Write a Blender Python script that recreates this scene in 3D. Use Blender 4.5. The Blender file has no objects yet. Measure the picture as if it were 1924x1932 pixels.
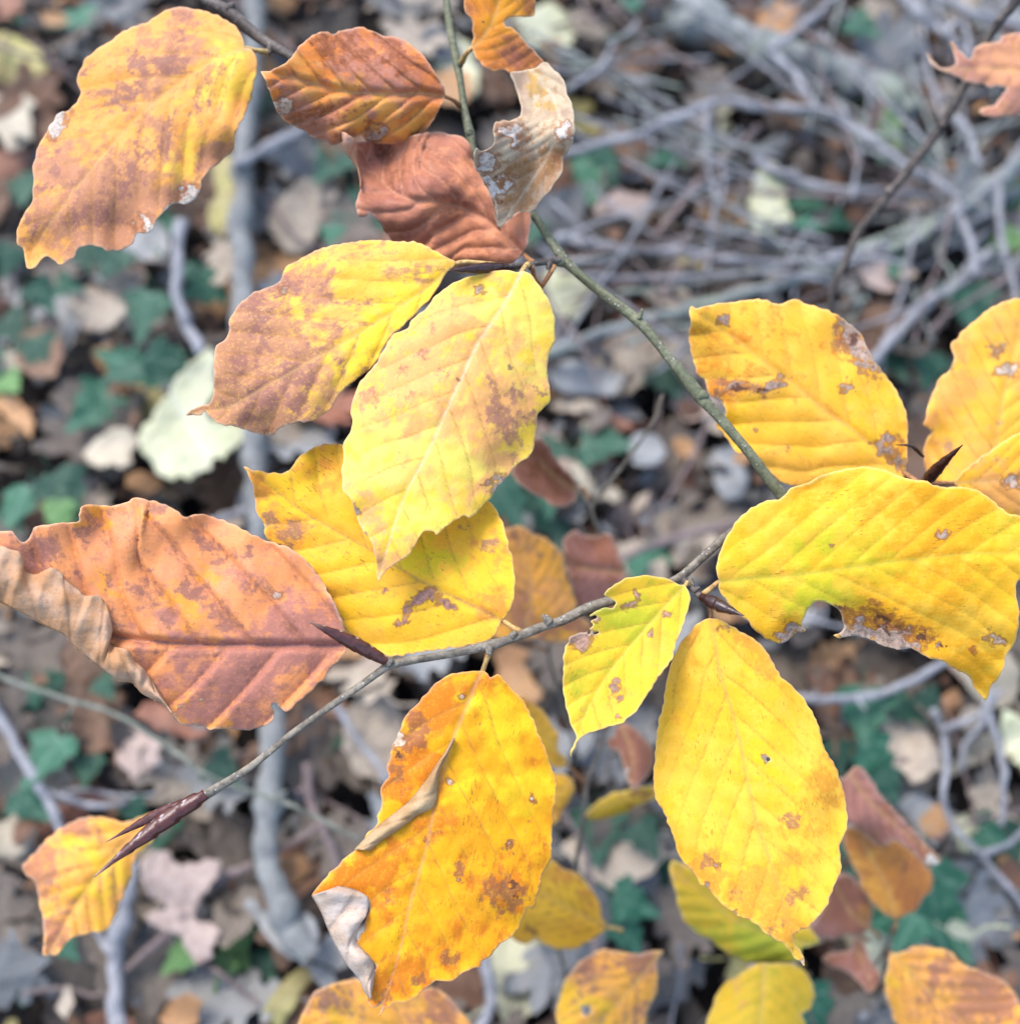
import bpy, math, random
import numpy as np
from mathutils import Vector, Matrix, Euler
from mathutils.geometry import delaunay_2d_cdt

random.seed(7)
RNG = np.random.RandomState(11)
scene = bpy.context.scene
COL = scene.collection
R = math.radians

# ------------------------------------------------------------------ camera, sky, sun, exposure
HFOV = R(50.0)
TILT = R(22.0)                 # from straight down
GDIST = 0.74                   # along the axis to the ground
CAM = np.array([0.0, -GDIST * math.sin(TILT), GDIST * math.cos(TILT)])
FWD = np.array([0.0, math.sin(TILT), -math.cos(TILT)])
UPV = np.array([0.0, math.cos(TILT), math.sin(TILT)])
RGT = np.array([1.0, 0.0, 0.0])
cd = bpy.data.cameras.new('camera')
cam = bpy.data.objects.new('camera', cd)
COL.objects.link(cam)
cam.location = CAM
cam.rotation_euler = (TILT, 0, 0)
cd.sensor_fit = 'HORIZONTAL'
cd.sensor_width = 36
cd.lens = 18 / math.tan(HFOV / 2)
cd.clip_start = 0.01
cd.clip_end = 200
cd.dof.use_dof = True
cd.dof.focus_distance = 0.302
cd.dof.aperture_fstop = 6.6
scene.camera = cam

SUN_EL, SUN_AZ = R(58), R(-40)
world = bpy.data.worlds.new('World')
scene.world = world
world.use_nodes = True
wn = world.node_tree
wn.nodes.clear()
sky = wn.nodes.new('ShaderNodeTexSky')
sky.sky_type = 'NISHITA'
sky.sun_disc = False
sky.sun_elevation = SUN_EL
sky.sun_rotation = SUN_AZ
sky.air_density = 1.0
sky.dust_density = 2.0
sky.ozone_density = 1.0
bg = wn.nodes.new('ShaderNodeBackground')
bg.inputs[1].default_value = 0.15
out = wn.nodes.new('ShaderNodeOutputWorld')
wn.links.new(sky.outputs[0], bg.inputs[0])
wn.links.new(bg.outputs[0], out.inputs[0])
sd = bpy.data.lights.new('sun', 'SUN')
sd.energy = 1.1
sd.angle = R(22)
sd.color = (1.0, 0.965, 0.92)
sun = bpy.data.objects.new('sun', sd)
COL.objects.link(sun)
sdir = Vector((math.sin(SUN_AZ) * math.cos(SUN_EL), math.cos(SUN_AZ) * math.cos(SUN_EL), math.sin(SUN_EL)))
sun.rotation_euler = sdir.to_track_quat('Z', 'Y').to_euler()
sun.location = sdir * 3
scene.view_settings.view_transform = 'Standard'
scene.view_settings.look = 'None'
scene.view_settings.exposure = 1.74
scene.view_settings.gamma = 1.0
scene.render.film_transparent = False
try:
    scene.cycles.max_bounces = 8
    scene.cycles.use_denoising = True
except Exception:
    pass

# ------------------------------------------------------------------ picture <-> space
VW, VH = 1924.0, 1932.0
K = 2 * math.tan(HFOV / 2) / VW

def unproj(uv, d):
    uv = np.asarray(uv, float).reshape(-1, 2)
    d = np.broadcast_to(np.asarray(d, float), (len(uv),))
    x = (uv[:, 0] - VW / 2) * K * d
    y = -(uv[:, 1] - VH / 2) * K * d
    return CAM + d[:, None] * FWD + x[:, None] * RGT + y[:, None] * UPV

def ground(uv, h=0.0):
    """point of the level plane z = h seen at this place of the picture"""
    uv = np.asarray(uv, float).reshape(-1, 2)
    h = np.broadcast_to(np.asarray(h, float), (len(uv),))
    ray = FWD + ((uv[:, 0] - VW / 2) * K)[:, None] * RGT - ((uv[:, 1] - VH / 2) * K)[:, None] * UPV
    k = (h - CAM[2]) / ray[:, 2]
    return CAM + ray * k[:, None]

def to_pix(p):
    v = np.asarray(p, float) - CAM
    d = v @ FWD
    return VW / 2 + (v @ RGT) / d / K, VH / 2 - (v @ UPV) / d / K

def gdepth(u, v):
    return float((ground([(u, v)])[0] - CAM) @ FWD)

def tl(code, pts):
    """points read off one of the nine enlarged thirds of the photograph"""
    j, i = int(code[0]), int(code[1])
    ox, oy = i * 641.33, j * 644.0
    return [(ox + p[0] / 3.0, oy + p[1] / 3.0) + tuple(q / 3.0 for q in p[2:3]) + tuple(p[3:]) for p in pts]

# ------------------------------------------------------------------ object helpers
def link(o, parent=None):
    COL.objects.link(o)
    if parent is not None:
        o.parent = parent
    return o

def thing(name, label, cat, loc, group=None):
    o = bpy.data.objects.new(name, None)
    COL.objects.link(o)
    o.location = tuple(loc)
    o.empty_display_size = 0.02
    tag(o, label, cat, group)
    return o

def tag(o, label, cat=None, group=None):
    o['label'] = label
    if cat: o['category'] = cat
    if group: o['group'] = group
    return o

def world_loc(o):
    v = np.zeros(3)
    while o is not None:
        v = v + np.array(o.location)
        o = o.parent
    return v

def mesh_obj(name, verts, faces, mat, parent=None, origin=None, attrs=None, thick=0.0, smooth=True):
    verts = np.asarray(verts, float)
    if origin is None:
        origin = verts[0] if parent is not None else verts.mean(0)
    origin = np.asarray(origin, float)
    me = bpy.data.meshes.new(name)
    me.from_pydata((verts - origin).tolist(), [], [tuple(int(i) for i in f) for f in faces])
    me.update()
    if smooth:
        me.polygons.foreach_set('use_smooth', [True] * len(me.polygons))
    for k, a in (attrs or {}).items():
        a = np.asarray(a, float)
        if a.ndim == 2:
            at = me.attributes.new(k, 'FLOAT_VECTOR', 'POINT')
            at.data.foreach_set('vector', a.astype(np.float32).ravel())
        else:
            at = me.attributes.new(k, 'FLOAT', 'POINT')
            at.data.foreach_set('value', a.astype(np.float32))
    if mat is not None:
        me.materials.append(mat)
    o = bpy.data.objects.new(name, me)
    link(o, parent)
    o.location = tuple(origin - (world_loc(parent) if parent is not None else 0))
    if thick:
        m = o.modifiers.new('thickness', 'SOLIDIFY')
        m.thickness = thick
        m.offset = 0
    return o

def catmull(pts, n=4, closed=False):
    P = [np.asarray(p, float) for p in pts]
    m = len(P)
    outp = []
    rng = range(m) if closed else range(m - 1)
    for i in rng:
        if closed:
            p0, p1, p2, p3 = P[i - 1], P[i], P[(i + 1) % m], P[(i + 2) % m]
        else:
            p1, p2 = P[i], P[i + 1]
            p0 = P[i - 1] if i > 0 else 2 * p1 - p2
            p3 = P[i + 2] if i + 2 < m else 2 * p2 - p1
        for k in range(n):
            t = k / n
            outp.append(0.5 * ((2 * p1) + (-p0 + p2) * t + (2 * p0 - 5 * p1 + 4 * p2 - p3) * t * t + (-p0 + 3 * p1 - 3 * p2 + p3) * t ** 3))
    if not closed:
        outp.append(P[-1])
    return np.array(outp)

def resample(P, step, closed=False):
    P = np.asarray(P, float)
    if closed: P = np.vstack([P, P[:1]])
    seg = np.linalg.norm(np.diff(P, axis=0), axis=1)
    keep = np.concatenate([[True], seg > 1e-9])
    P = P[keep]
    seg = np.linalg.norm(np.diff(P, axis=0), axis=1)
    s = np.concatenate([[0], np.cumsum(seg)])
    n = max(3, int(round(s[-1] / step)))
    q = np.linspace(0, s[-1], n + 1)
    o = np.stack([np.interp(q, s, P[:, k]) for k in range(P.shape[1])], 1)
    return o[:-1] if closed else o

def inside(poly, X, Y):
    poly = np.asarray(poly, float)
    c = np.zeros(np.shape(X), bool)
    x1, y1 = poly[:, 0], poly[:, 1]
    x2, y2 = np.roll(x1, -1), np.roll(y1, -1)
    for a, b, c2, d in zip(x1, y1, x2, y2):
        if b == d: continue
        m = ((b > Y) != (d > Y))
        xi = (c2 - a) * (Y - b) / (d - b) + a
        c ^= m & (X < xi)
    return c

def segdist(P, Q):
    """distance of points P to polyline Q; returns dist, arc position, sign"""
    best = np.full(len(P), 1e9); arc = np.zeros(len(P)); sg = np.ones(len(P))
    acc = 0.0
    for i in range(len(Q) - 1):
        a, b = Q[i], Q[i + 1]
        ab = b - a
        L = np.linalg.norm(ab)
        if L < 1e-9: continue
        t = np.clip(((P - a) @ ab) / (L * L), 0, 1)
        c = a + t[:, None] * ab
        dv = P - c
        dd = np.hypot(dv[:, 0], dv[:, 1])
        m = dd < best
        best[m] = dd[m]
        arc[m] = acc + t[m] * L
        sg[m] = np.sign(ab[0] * dv[m, 1] - ab[1] * dv[m, 0])
        acc += L
    return best, arc, sg, acc

def triangulate(poly, step, holes=()):
    """fill an outline with an even net of small triangles"""
    poly = resample(poly, step, True)
    xs = np.arange(poly[:, 0].min(), poly[:, 0].max() + step, step)
    ys = np.arange(poly[:, 1].min(), poly[:, 1].max() + step, step * 0.866)
    X, Y = np.meshgrid(xs, ys)
    X = X + (np.arange(len(ys)) % 2)[:, None] * step * 0.5
    X = X.ravel(); Y = Y.ravel()
    m = inside(poly, X, Y)
    pts = np.stack([X[m], Y[m]], 1)
    loops = [poly] + [resample(h, step * 0.7, True) for h in holes]
    allb = np.vstack(loops)
    ok = np.ones(len(pts), bool)
    for k in range(0, len(pts), 4000):
        d = np.min(np.hypot(pts[k:k + 4000, None, 0] - allb[None, :, 0], pts[k:k + 4000, None, 1] - allb[None, :, 1]), 1)
        ok[k:k + 4000] = d > step * 0.55
    pts = pts[ok]
    vs = np.vstack(loops + [pts])
    edges = []
    o = 0
    for l in loops:
        n = len(l)
        edges += [(o + i, o + (i + 1) % n) for i in range(n)]
        o += n
    r = delaunay_2d_cdt([Vector(p) for p in vs], edges, [], 1 if not holes else 0, 1e-4)
    V = np.array([(p[0], p[1]) for p in r[0]])
    F = np.array([f for f in r[2] if len(f) == 3])
    c = V[F].mean(1)
    keep = inside(poly, c[:, 0], c[:, 1])
    for h in loops[1:]:
        keep &= ~inside(h, c[:, 0], c[:, 1])
    F = F[keep]
    used = np.unique(F)
    remap = -np.ones(len(V), int); remap[used] = np.arange(len(used))
    V = V[used]; F = remap[F]
    a, b, c = V[F[:, 0]], V[F[:, 1]], V[F[:, 2]]
    cr = (b[:, 0] - a[:, 0]) * (c[:, 1] - a[:, 1]) - (b[:, 1] - a[:, 1]) * (c[:, 0] - a[:, 0])
    F[cr > 0] = F[cr > 0][:, ::-1]           # picture y runs down: this faces the viewer
    return V, F, loops

def sines(P, scale, seed, n=7):
    r = np.random.RandomState(abs(int(seed)) % 100000)
    o = np.zeros(len(P))
    for _ in range(n):
        a = r.uniform(0, 2 * math.pi); f = r.uniform(0.5, 1.6) / scale * 2 * math.pi
        o += np.sin((P[:, 0] * math.cos(a) + P[:, 1] * math.sin(a)) * f + r.uniform(0, 6.28))
    return o / math.sqrt(n)

def tube(path, radii, sides=10, wob=0.0, seed=0, sub=4, cap=True):
    """a limb: rings along a smooth path"""
    A = catmull(np.column_stack([np.asarray(path, float), np.asarray(radii, float)]), sub)
    P, r = A[:, :3], np.maximum(A[:, 3], 1e-5)
    rr = np.random.RandomState(abs(int(seed)) % 100000)
    T = np.gradient(P, axis=0)
    T /= np.linalg.norm(T, axis=1)[:, None] + 1e-12
    n = np.cross(T[0], [0.3, 0.2, 0.9]); n /= np.linalg.norm(n)
    V = []; along = []
    ph = rr.uniform(0, 6.28, 6)
    L = 0
    for i in range(len(P)):
        n = n - T[i] * (n @ T[i]); n /= np.linalg.norm(n) + 1e-12
        b = np.cross(T[i], n)
        if i: L += np.linalg.norm(P[i] - P[i - 1])
        for k in range(sides):
            a = 2 * math.pi * k / sides
            w = 1 + wob * (math.sin(L * 170 + ph[0] + 2 * a) * 0.5 + math.sin(L * 420 + ph[1] + a) * 0.35 + math.sin(3 * a + ph[2] + L * 90) * 0.4)
            V.append(P[i] + r[i] * w * (math.cos(a) * n + math.sin(a) * b))
            along.append(i / (len(P) - 1))
    F = []
    m = len(P)
    for i in range(m - 1):
        for k in range(sides):
            a = i * sides + k; b2 = i * sides + (k + 1) % sides
            F.append((a, b2, b2 + sides, a + sides))
    if cap:
        F.append(tuple(range(sides))[::-1])
        F.append(tuple(range((m - 1) * sides, m * sides)))
    return np.array(V), F, np.array(along)

def join(parts):
    V = []; F = []; A = []
    o = 0
    for v, f, a in parts:
        V.append(v); A.append(a)
        F += [tuple(i + o for i in q) for q in f]
        o += len(v)
    return np.vstack(V), F, np.concatenate(A)

# ------------------------------------------------------------------ node helpers
class NT:
    def __init__(s, name):
        s.m = bpy.data.materials.new(name)
        s.m.use_nodes = True
        s.t = s.m.node_tree
        s.t.nodes.clear()
    def n(s, kind, **kw):
        x = s.t.nodes.new(kind)
        for k, v in kw.items():
            setattr(x, k, v)
        return x
    def l(s, a, b):
        s.t.links.new(a, b)
    def val(s, sock, v):
        if isinstance(v, bpy.types.NodeSocket): s.l(v, sock)
        elif isinstance(v, (tuple, list)) and len(v) == 3 and sock.type == 'RGBA': sock.default_value = (*v, 1)
        else: sock.default_value = v
    def mix(s, f, a, b, mode='MIX'):
        x = s.n('ShaderNodeMix', data_type='RGBA', blend_type=mode)
        s.val(x.inputs[0], f); s.val(x.inputs[6], a); s.val(x.inputs[7], b)
        return x.outputs[2]
    def math(s, op, a, b=0.0, c=0.0, clamp=False):
        x = s.n('ShaderNodeMath', operation=op, use_clamp=clamp)
        s.val(x.inputs[0], a); s.val(x.inputs[1], b)
        if len(x.inputs) > 2: s.val(x.inputs[2], c)
        return x.outputs[0]
    def ramp(s, x, lo, hi, a=0.0, b=1.0):
        r = s.n('ShaderNodeMapRange', interpolation_type='SMOOTHSTEP')
        s.val(r.inputs[0], x)
        for i, v in enumerate((lo, hi, a, b)): s.val(r.inputs[i + 1], v)
        return r.outputs[0]
    def attr(s, name, vec=False):
        a = s.n('ShaderNodeAttribute', attribute_name=name)
        return a.outputs[1] if vec else a.outputs[2]
    def noise(s, vec, scale, detail=3, rough=0.55, dist=0.0):
        x = s.n('ShaderNodeTexNoise')
        if vec is not None: s.l(vec, x.inputs['Vector'])
        x.inputs['Scale'].default_value = scale
        x.inputs['Detail'].default_value = detail
        x.inputs['Roughness'].default_value = rough
        x.inputs['Distortion'].default_value = dist
        return x.outputs[0]
    def nz(s, vec, scale, detail=3, rough=0.55, lo=0.32, hi=0.68):
        r = s.n('ShaderNodeMapRange')
        s.l(s.noise(vec, scale, detail, rough), r.inputs[0])
        for i, v in enumerate((lo, hi, 0, 1)): r.inputs[i + 1].default_value = v
        return r.outputs[0]
    def obj(s):
        return s.n('ShaderNodeTexCoord').outputs['Object']
    def off(s, vec, o):
        x = s.n('ShaderNodeVectorMath', operation='ADD')
        s.l(vec, x.inputs[0]); x.inputs[1].default_value = o
        return x.outputs[0]
    def bump(s, h, strength, dist):
        b = s.n('ShaderNodeBump')
        b.inputs['Strength'].default_value = strength
        b.inputs['Distance'].default_value = dist
        s.l(h, b.inputs['Height'])
        return b.outputs[0]
    def finish(s, col, rough=0.6, spec=0.3, normal=None, trans=0.0, tcol=None):
        p = s.n('ShaderNodeBsdfPrincipled')
        s.val(p.inputs['Base Color'], col)
        s.val(p.inputs['Roughness'], rough)
        s.val(p.inputs['Specular IOR Level'], spec)
        if normal is not None: s.l(normal, p.inputs['Normal'])
        sh = p.outputs[0]
        if trans:
            t = s.n('ShaderNodeBsdfTranslucent')
            s.val(t.inputs[0], tcol if tcol is not None else col)
            if normal is not None: s.l(normal, t.inputs['Normal'])
            m = s.n('ShaderNodeMixShader')
            s.val(m.inputs[0], trans)
            s.l(p.outputs[0], m.inputs[1]); s.l(t.outputs[0], m.inputs[2])
            sh = m.outputs[0]
        o = s.n('ShaderNodeOutputMaterial')
        s.l(sh, o.inputs[0])
        return s.m

# real colours of autumn beech
YEL = (0.80, 0.51, 0.06); LYEL = (0.82, 0.60, 0.13); GOLD = (0.76, 0.38, 0.02); ORA = (0.66, 0.27, 0.03)
PEACH = (0.66, 0.36, 0.13); PINKB = (0.47, 0.22, 0.115); RUST = (0.38, 0.13, 0.035); DARKB = (0.25, 0.105, 0.065)
PURP = (0.36, 0.165, 0.10); GREEN = (0.42, 0.46, 0.035); PALE = (0.50, 0.41, 0.35); GREYP = (0.50, 0.45, 0.42)

def leaf_mat(name, c1=YEL, c2=GOLD, brown=PEACH, blotch=PURP, green=GREEN, pale=PALE, auto=0.0, speck=0.5,
             vein=(0.40, 0.19, 0.04), vein_amt=0.72, midc=(0.62, 0.40, 0.14), mid_amt=0.6, trans=0.22, rough=0.5, seed=0, mott=1.0,
             bright=1.0, spec=0.13):
    def warm(c):
        r, g, b = c
        if r > .55 and b < .22: return (r, g * .865, max(.012, b * .72))
        if r < .66 and b > .05 and g < .32: return (r * .76, g * .73, b * .86)
        return c
    c1, c2, brown = warm(c1), warm(c2), warm(brown)
    blotch = tuple(q * .86 for q in blotch)
    pale = (pale[0] * .92, pale[1] * .80, pale[2] * .68)
    s = NT(name)
    ob = s.off(s.obj(), (seed * 1.37, seed * 0.71, seed * 0.33))
    lc = s.off(s.attr('lc', True), (seed * 3.1, seed * 1.9, 0))
    big = s.nz(ob, 75, 3, 0.6)
    tv = s.off(s.attr('tv', True), (seed * 2.3, seed * 1.1, 0))
    col = s.mix(s.ramp(big, 0.2, 0.8), c1, c2)
    mid = s.nz(ob, 300, 5, 0.66)
    f1 = s.nz(ob, 1000, 4, 0.75, .36, .64)
    st = s.nz(tv, 1.1, 4, 0.7, .34, .66)           # the fine cross veins between the side veins
    c0 = lambda x, k: s.math('MULTIPLY', s.math('SUBTRACT', x, 0.5), k)
    # soft brown areas with a ragged border
    br = s.math('ADD', s.math('ADD', s.attr('brown'), c0(mid, 0.55 * mott)), c0(big, 0.3))
    br = s.math('ADD', br, c0(st, 0.28 * mott))
    col = s.mix(s.ramp(br, 0.12, 0.68, 0, 0.95), col, brown)
    gr = s.math('ADD', s.math('ADD', s.attr('green'), c0(mid, 0.35)), c0(st, .2))
    col = s.mix(s.ramp(gr, 0.25, 0.9, 0, 0.85), col, green)
    # blotches lying between the side veins
    bn = s.nz(lc, 1.5, 4, 0.62)
    b2 = s.nz(ob, 420, 5, 0.72)
    bl = s.math('ADD', s.math('MULTIPLY', s.attr('blotch'), 0.92), c0(b2, 0.62))
    bl = s.math('ADD', s.math('ADD', bl, c0(bn, 0.45)), c0(st, 0.25))
    col = s.mix(s.ramp(bl, 0.26, 0.74, 0, 0.9), col, blotch)
    if auto:
        an = s.math('ADD', s.math('MULTIPLY', bn, 0.6), s.math('MULTIPLY', b2, 0.4))
        col = s.mix(s.ramp(an, 0.66 - auto * 0.9, 0.95 - auto * 0.9, 0, 0.75), col, blotch)
    # mottling of the fine tissue
    col = s.mix(s.ramp(s.math('ADD', s.math('MULTIPLY', f1, .5), s.math('MULTIPLY', st, .5)), 0.55, 1.0, 0, 0.30 * mott), col, s.mix(0.35, brown, blotch))
    col = s.mix(s.ramp(f1, 0.05, 0.40, 0.30 * mott, 0), col, tuple(min(.9, 1.12 * q + .03) for q in c1))
    col = s.mix(s.ramp(mid, 0.6, 1.0, 0, 0.22 * mott), col, brown)
    if speck:
        v = s.n('ShaderNodeTexVoronoi')
        v.inputs['Scale'].default_value = 2.6
        s.l(tv, v.inputs['Vector'])
        thr = s.ramp(s.nz(ob, 95, 3, 0.6), 0.30, 1.0, 0.02, 0.27)
        w = s.math('ADD', s.math('SUBTRACT', thr, v.outputs[0]), c0(f1, 0.22))
        col = s.mix(s.ramp(w, 0.0, 0.09, 0, 0.8 * speck), col, (0.22, 0.095, 0.025))
    vn = s.math('MULTIPLY', s.attr('vein'), s.ramp(mid, 0.1, 0.7, 0.25, 1.0))
    col = s.mix(s.math('MULTIPLY', vn, vein_amt), col, vein)
    col = s.mix(s.math('MULTIPLY', s.math('MULTIPLY', s.attr('mid'), s.ramp(f1, 0.1, 0.7, 0.35, 1.0)), mid_amt), col, midc)
    # dead papery tissue
    pa = s.math('ADD', s.math('ADD', s.attr('pale'), c0(b2, 0.26)), c0(mid, .26))
    rimm = s.math('SUBTRACT', s.ramp(pa, 0.16, 0.50), s.ramp(pa, 0.54, 0.72))
    pcol = s.mix(s.ramp(s.nz(ob, 500, 5, 0.75), 0.2, 0.8), tuple(min(.62, q) for q in pale), tuple(0.55 * q for q in pale))
    pcol = s.mix(s.ramp(f1, 0.6, 0.95, 0, .45), pcol, tuple(0.36 * q for q in pale))
    col = s.mix(s.ramp(pa, 0.46, 0.74), col, pcol)
    col = s.mix(s.math('MULTIPLY', rimm, 0.72), col, (0.24, 0.095, 0.04))
    dk = s.math('ADD', s.attr('dark'), c0(b2, 0.45))
    col = s.mix(s.ramp(dk, 0.42, 0.8, 0, 0.9), col, (0.10, 0.04, 0.025))
    col = s.mix(s.math('MULTIPLY', s.attr('edge'), 0.24), col, (0.84, 0.74, 0.55))  # pale rim: hairy margin, plus light caught there put into the colour
    if bright != 1.0:
        col = s.mix(1.0, col, (bright, bright, bright), 'MULTIPLY')
    h = s.math('ADD', s.math('MULTIPLY', f1, 0.25), s.math('ADD', s.math('MULTIPLY', mid, 0.45), s.math('MULTIPLY', st, .35)))
    h = s.math('SUBTRACT', h, s.math('MULTIPLY', s.attr('vein'), 0.5))
    ro = s.ramp(mid, 0.3, 0.7, rough - 0.08, rough + 0.12)
    return s.finish(col, ro, spec, s.bump(h, 0.35, 0.0004), trans)

def paper_mat(name, a, b, c, trans=0.15, scale=260, seed=0, lines=0.0):
    s = NT(name)
    ob = s.off(s.obj(), (seed, seed * 0.3, 0))
    n1 = s.noise(ob, scale * 0.5, 4, 0.65); n2 = s.noise(ob, scale * 4, 4, 0.7)
    col = s.mix(s.ramp(n1, 0.38, 0.62), a, b)
    col = s.mix(s.ramp(n2, 0.5, 0.75, 0, 0.6), col, c)
    if lines:
        col = s.mix(s.math('MULTIPLY', s.attr('vein'), lines), col, c)
    col = s.mix(s.math('MULTIPLY', s.attr('vein'), 0.3), col, c)
    h = s.math('SUBTRACT', s.math('ADD', n1, s.math('MULTIPLY', n2, 0.5)), s.math('MULTIPLY', s.attr('vein'), .6))
    return s.finish(col, 0.85, 0.08, s.bump(h, 0.7, 0.0006), trans)

def bark_mat(name, a, b, dots=None, scale=240, rough=0.6, seed=0.0, spec=0.3, moss=None):
    s = NT(name)
    ob = s.off(s.obj(), (seed, seed, seed))
    n1 = s.noise(ob, scale * 0.35, 4, 0.65); n2 = s.noise(ob, scale * 3.2, 4, 0.7)
    col = s.mix(s.ramp(n1, 0.36, 0.64), a, b)
    col = s.mix(s.ramp(n2, 0.40, 0.66, 0, 0.7), col, tuple(0.40 * q for q in a))
    n3 = s.noise(ob, scale * 0.9, 3, 0.6)
    col = s.mix(s.ramp(n3, 0.5, 0.68, 0, 0.5), col, tuple(min(.8, 1.5 * q) for q in b))
    if moss:
        col = s.mix(s.ramp(s.noise(ob, scale * 0.2, 3, 0.6), 0.45, 0.65, 0, 0.8), col, moss)
    h = s.math('ADD', n1, s.math('MULTIPLY', n2, 0.6))
    if dots:
        v = s.n('ShaderNodeTexVoronoi')
        v.inputs['Scale'].default_value = 620
        s.l(ob, v.inputs['Vector'])
        d = s.ramp(v.outputs[0], 0.16, 0.26, 1, 0)
        d = s.math('MULTIPLY', d, s.ramp(n1, 0.4, 0.6))
        col = s.mix(s.math('MULTIPLY', d, 0.8), col, dots)
        h = s.math('ADD', h, d)
    return s.finish(col, rough, spec, s.bump(h, 0.7, 0.0005))

def bud_mat(name='bud_scales', k=1.0, wax=0.85):
    s = NT(name)
    ob = s.obj()
    n2 = s.noise(ob, 900, 4, 0.7)
    col = s.mix(s.ramp(n2, 0.35, 0.7), tuple(k * q for q in (0.115, 0.030, 0.022)), tuple(k * q for q in (0.060, 0.018, 0.014)))
    col = s.mix(s.ramp(s.math('ADD', s.attr('tipwax'), s.math('MULTIPLY', s.math('SUBTRACT', n2, .5), .9)), 0.35, 0.75, 0, wax * .8), col, (0.42, 0.38, 0.40))
    col = s.mix(s.ramp(s.attr('along'), 0.80, 1.0, 0, 0.7 * wax), col, (0.34, 0.20, 0.13))
    return s.finish(col, 0.32, 0.5, s.bump(n2, 0.4, 0.0003))

M_TWIG = bark_mat('twig_bark_green', (0.100, 0.108, 0.058), (0.150, 0.150, 0.090), (0.34, 0.33, 0.28))
M_TWIG2 = bark_mat('twig_bark_brown', (0.125, 0.105, 0.078), (0.19, 0.165, 0.125), (0.42, 0.40, 0.36), seed=3.0)
M_TWIGD = bark_mat('twig_bark_dark', (0.060, 0.047, 0.040), (0.105, 0.085, 0.072), (0.26, 0.24, 0.22), seed=5.0)
M_PET = bark_mat('petiole_skin', (0.36, 0.20, 0.07), (0.50, 0.33, 0.12), None, seed=8.0)
M_PETB = bark_mat('petiole_brown', (0.24, 0.10, 0.04), (0.33, 0.17, 0.07), None, seed=9.0)
M_BUD = bud_mat('bud_scales', .72)
M_BUDK = bud_mat('bud_scales_dark', .28, 0.05)

# ------------------------------------------------------------------ beech leaf builder
FRONT = []            # outlines of everything well above the ground (to know what is hidden)

def blobs(P0, lst, soft=False):
    o = np.zeros(len(P0))
    for b in lst:
        sd = int(abs(b[0]) * 7 + abs(b[1]) * 3)
        r0 = b[2]
        P = P0.copy()
        for sc, am in ((2.2, .38), (0.95, .24), (0.42, .12)):
            P[:, 0] += r0 * am * sines(P0, r0 * sc, sd + int(sc * 10)); P[:, 1] += r0 * am * sines(P0, r0 * sc, sd + 50 + int(sc * 10))
        u, v, r = b[0], b[1], b[2]
        st = b[3] if len(b) > 3 else 1.0
        ax = b[4] if len(b) > 4 else 1.0
        an = math.radians(b[5]) if len(b) > 5 else 0.0
        dx, dy = P[:, 0] - u, P[:, 1] - v
        x = (dx * math.cos(an) + dy * math.sin(an)) / ax
        y = -dx * math.sin(an) + dy * math.cos(an)
        q = np.hypot(x, y) / r
        f = st * (np.exp(-q * q * 1.1) if soft else np.clip(1.35 - q * 0.9, 0, 1))
        o = np.maximum(o, f)
    return np.clip(o, 0, 1)

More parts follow.
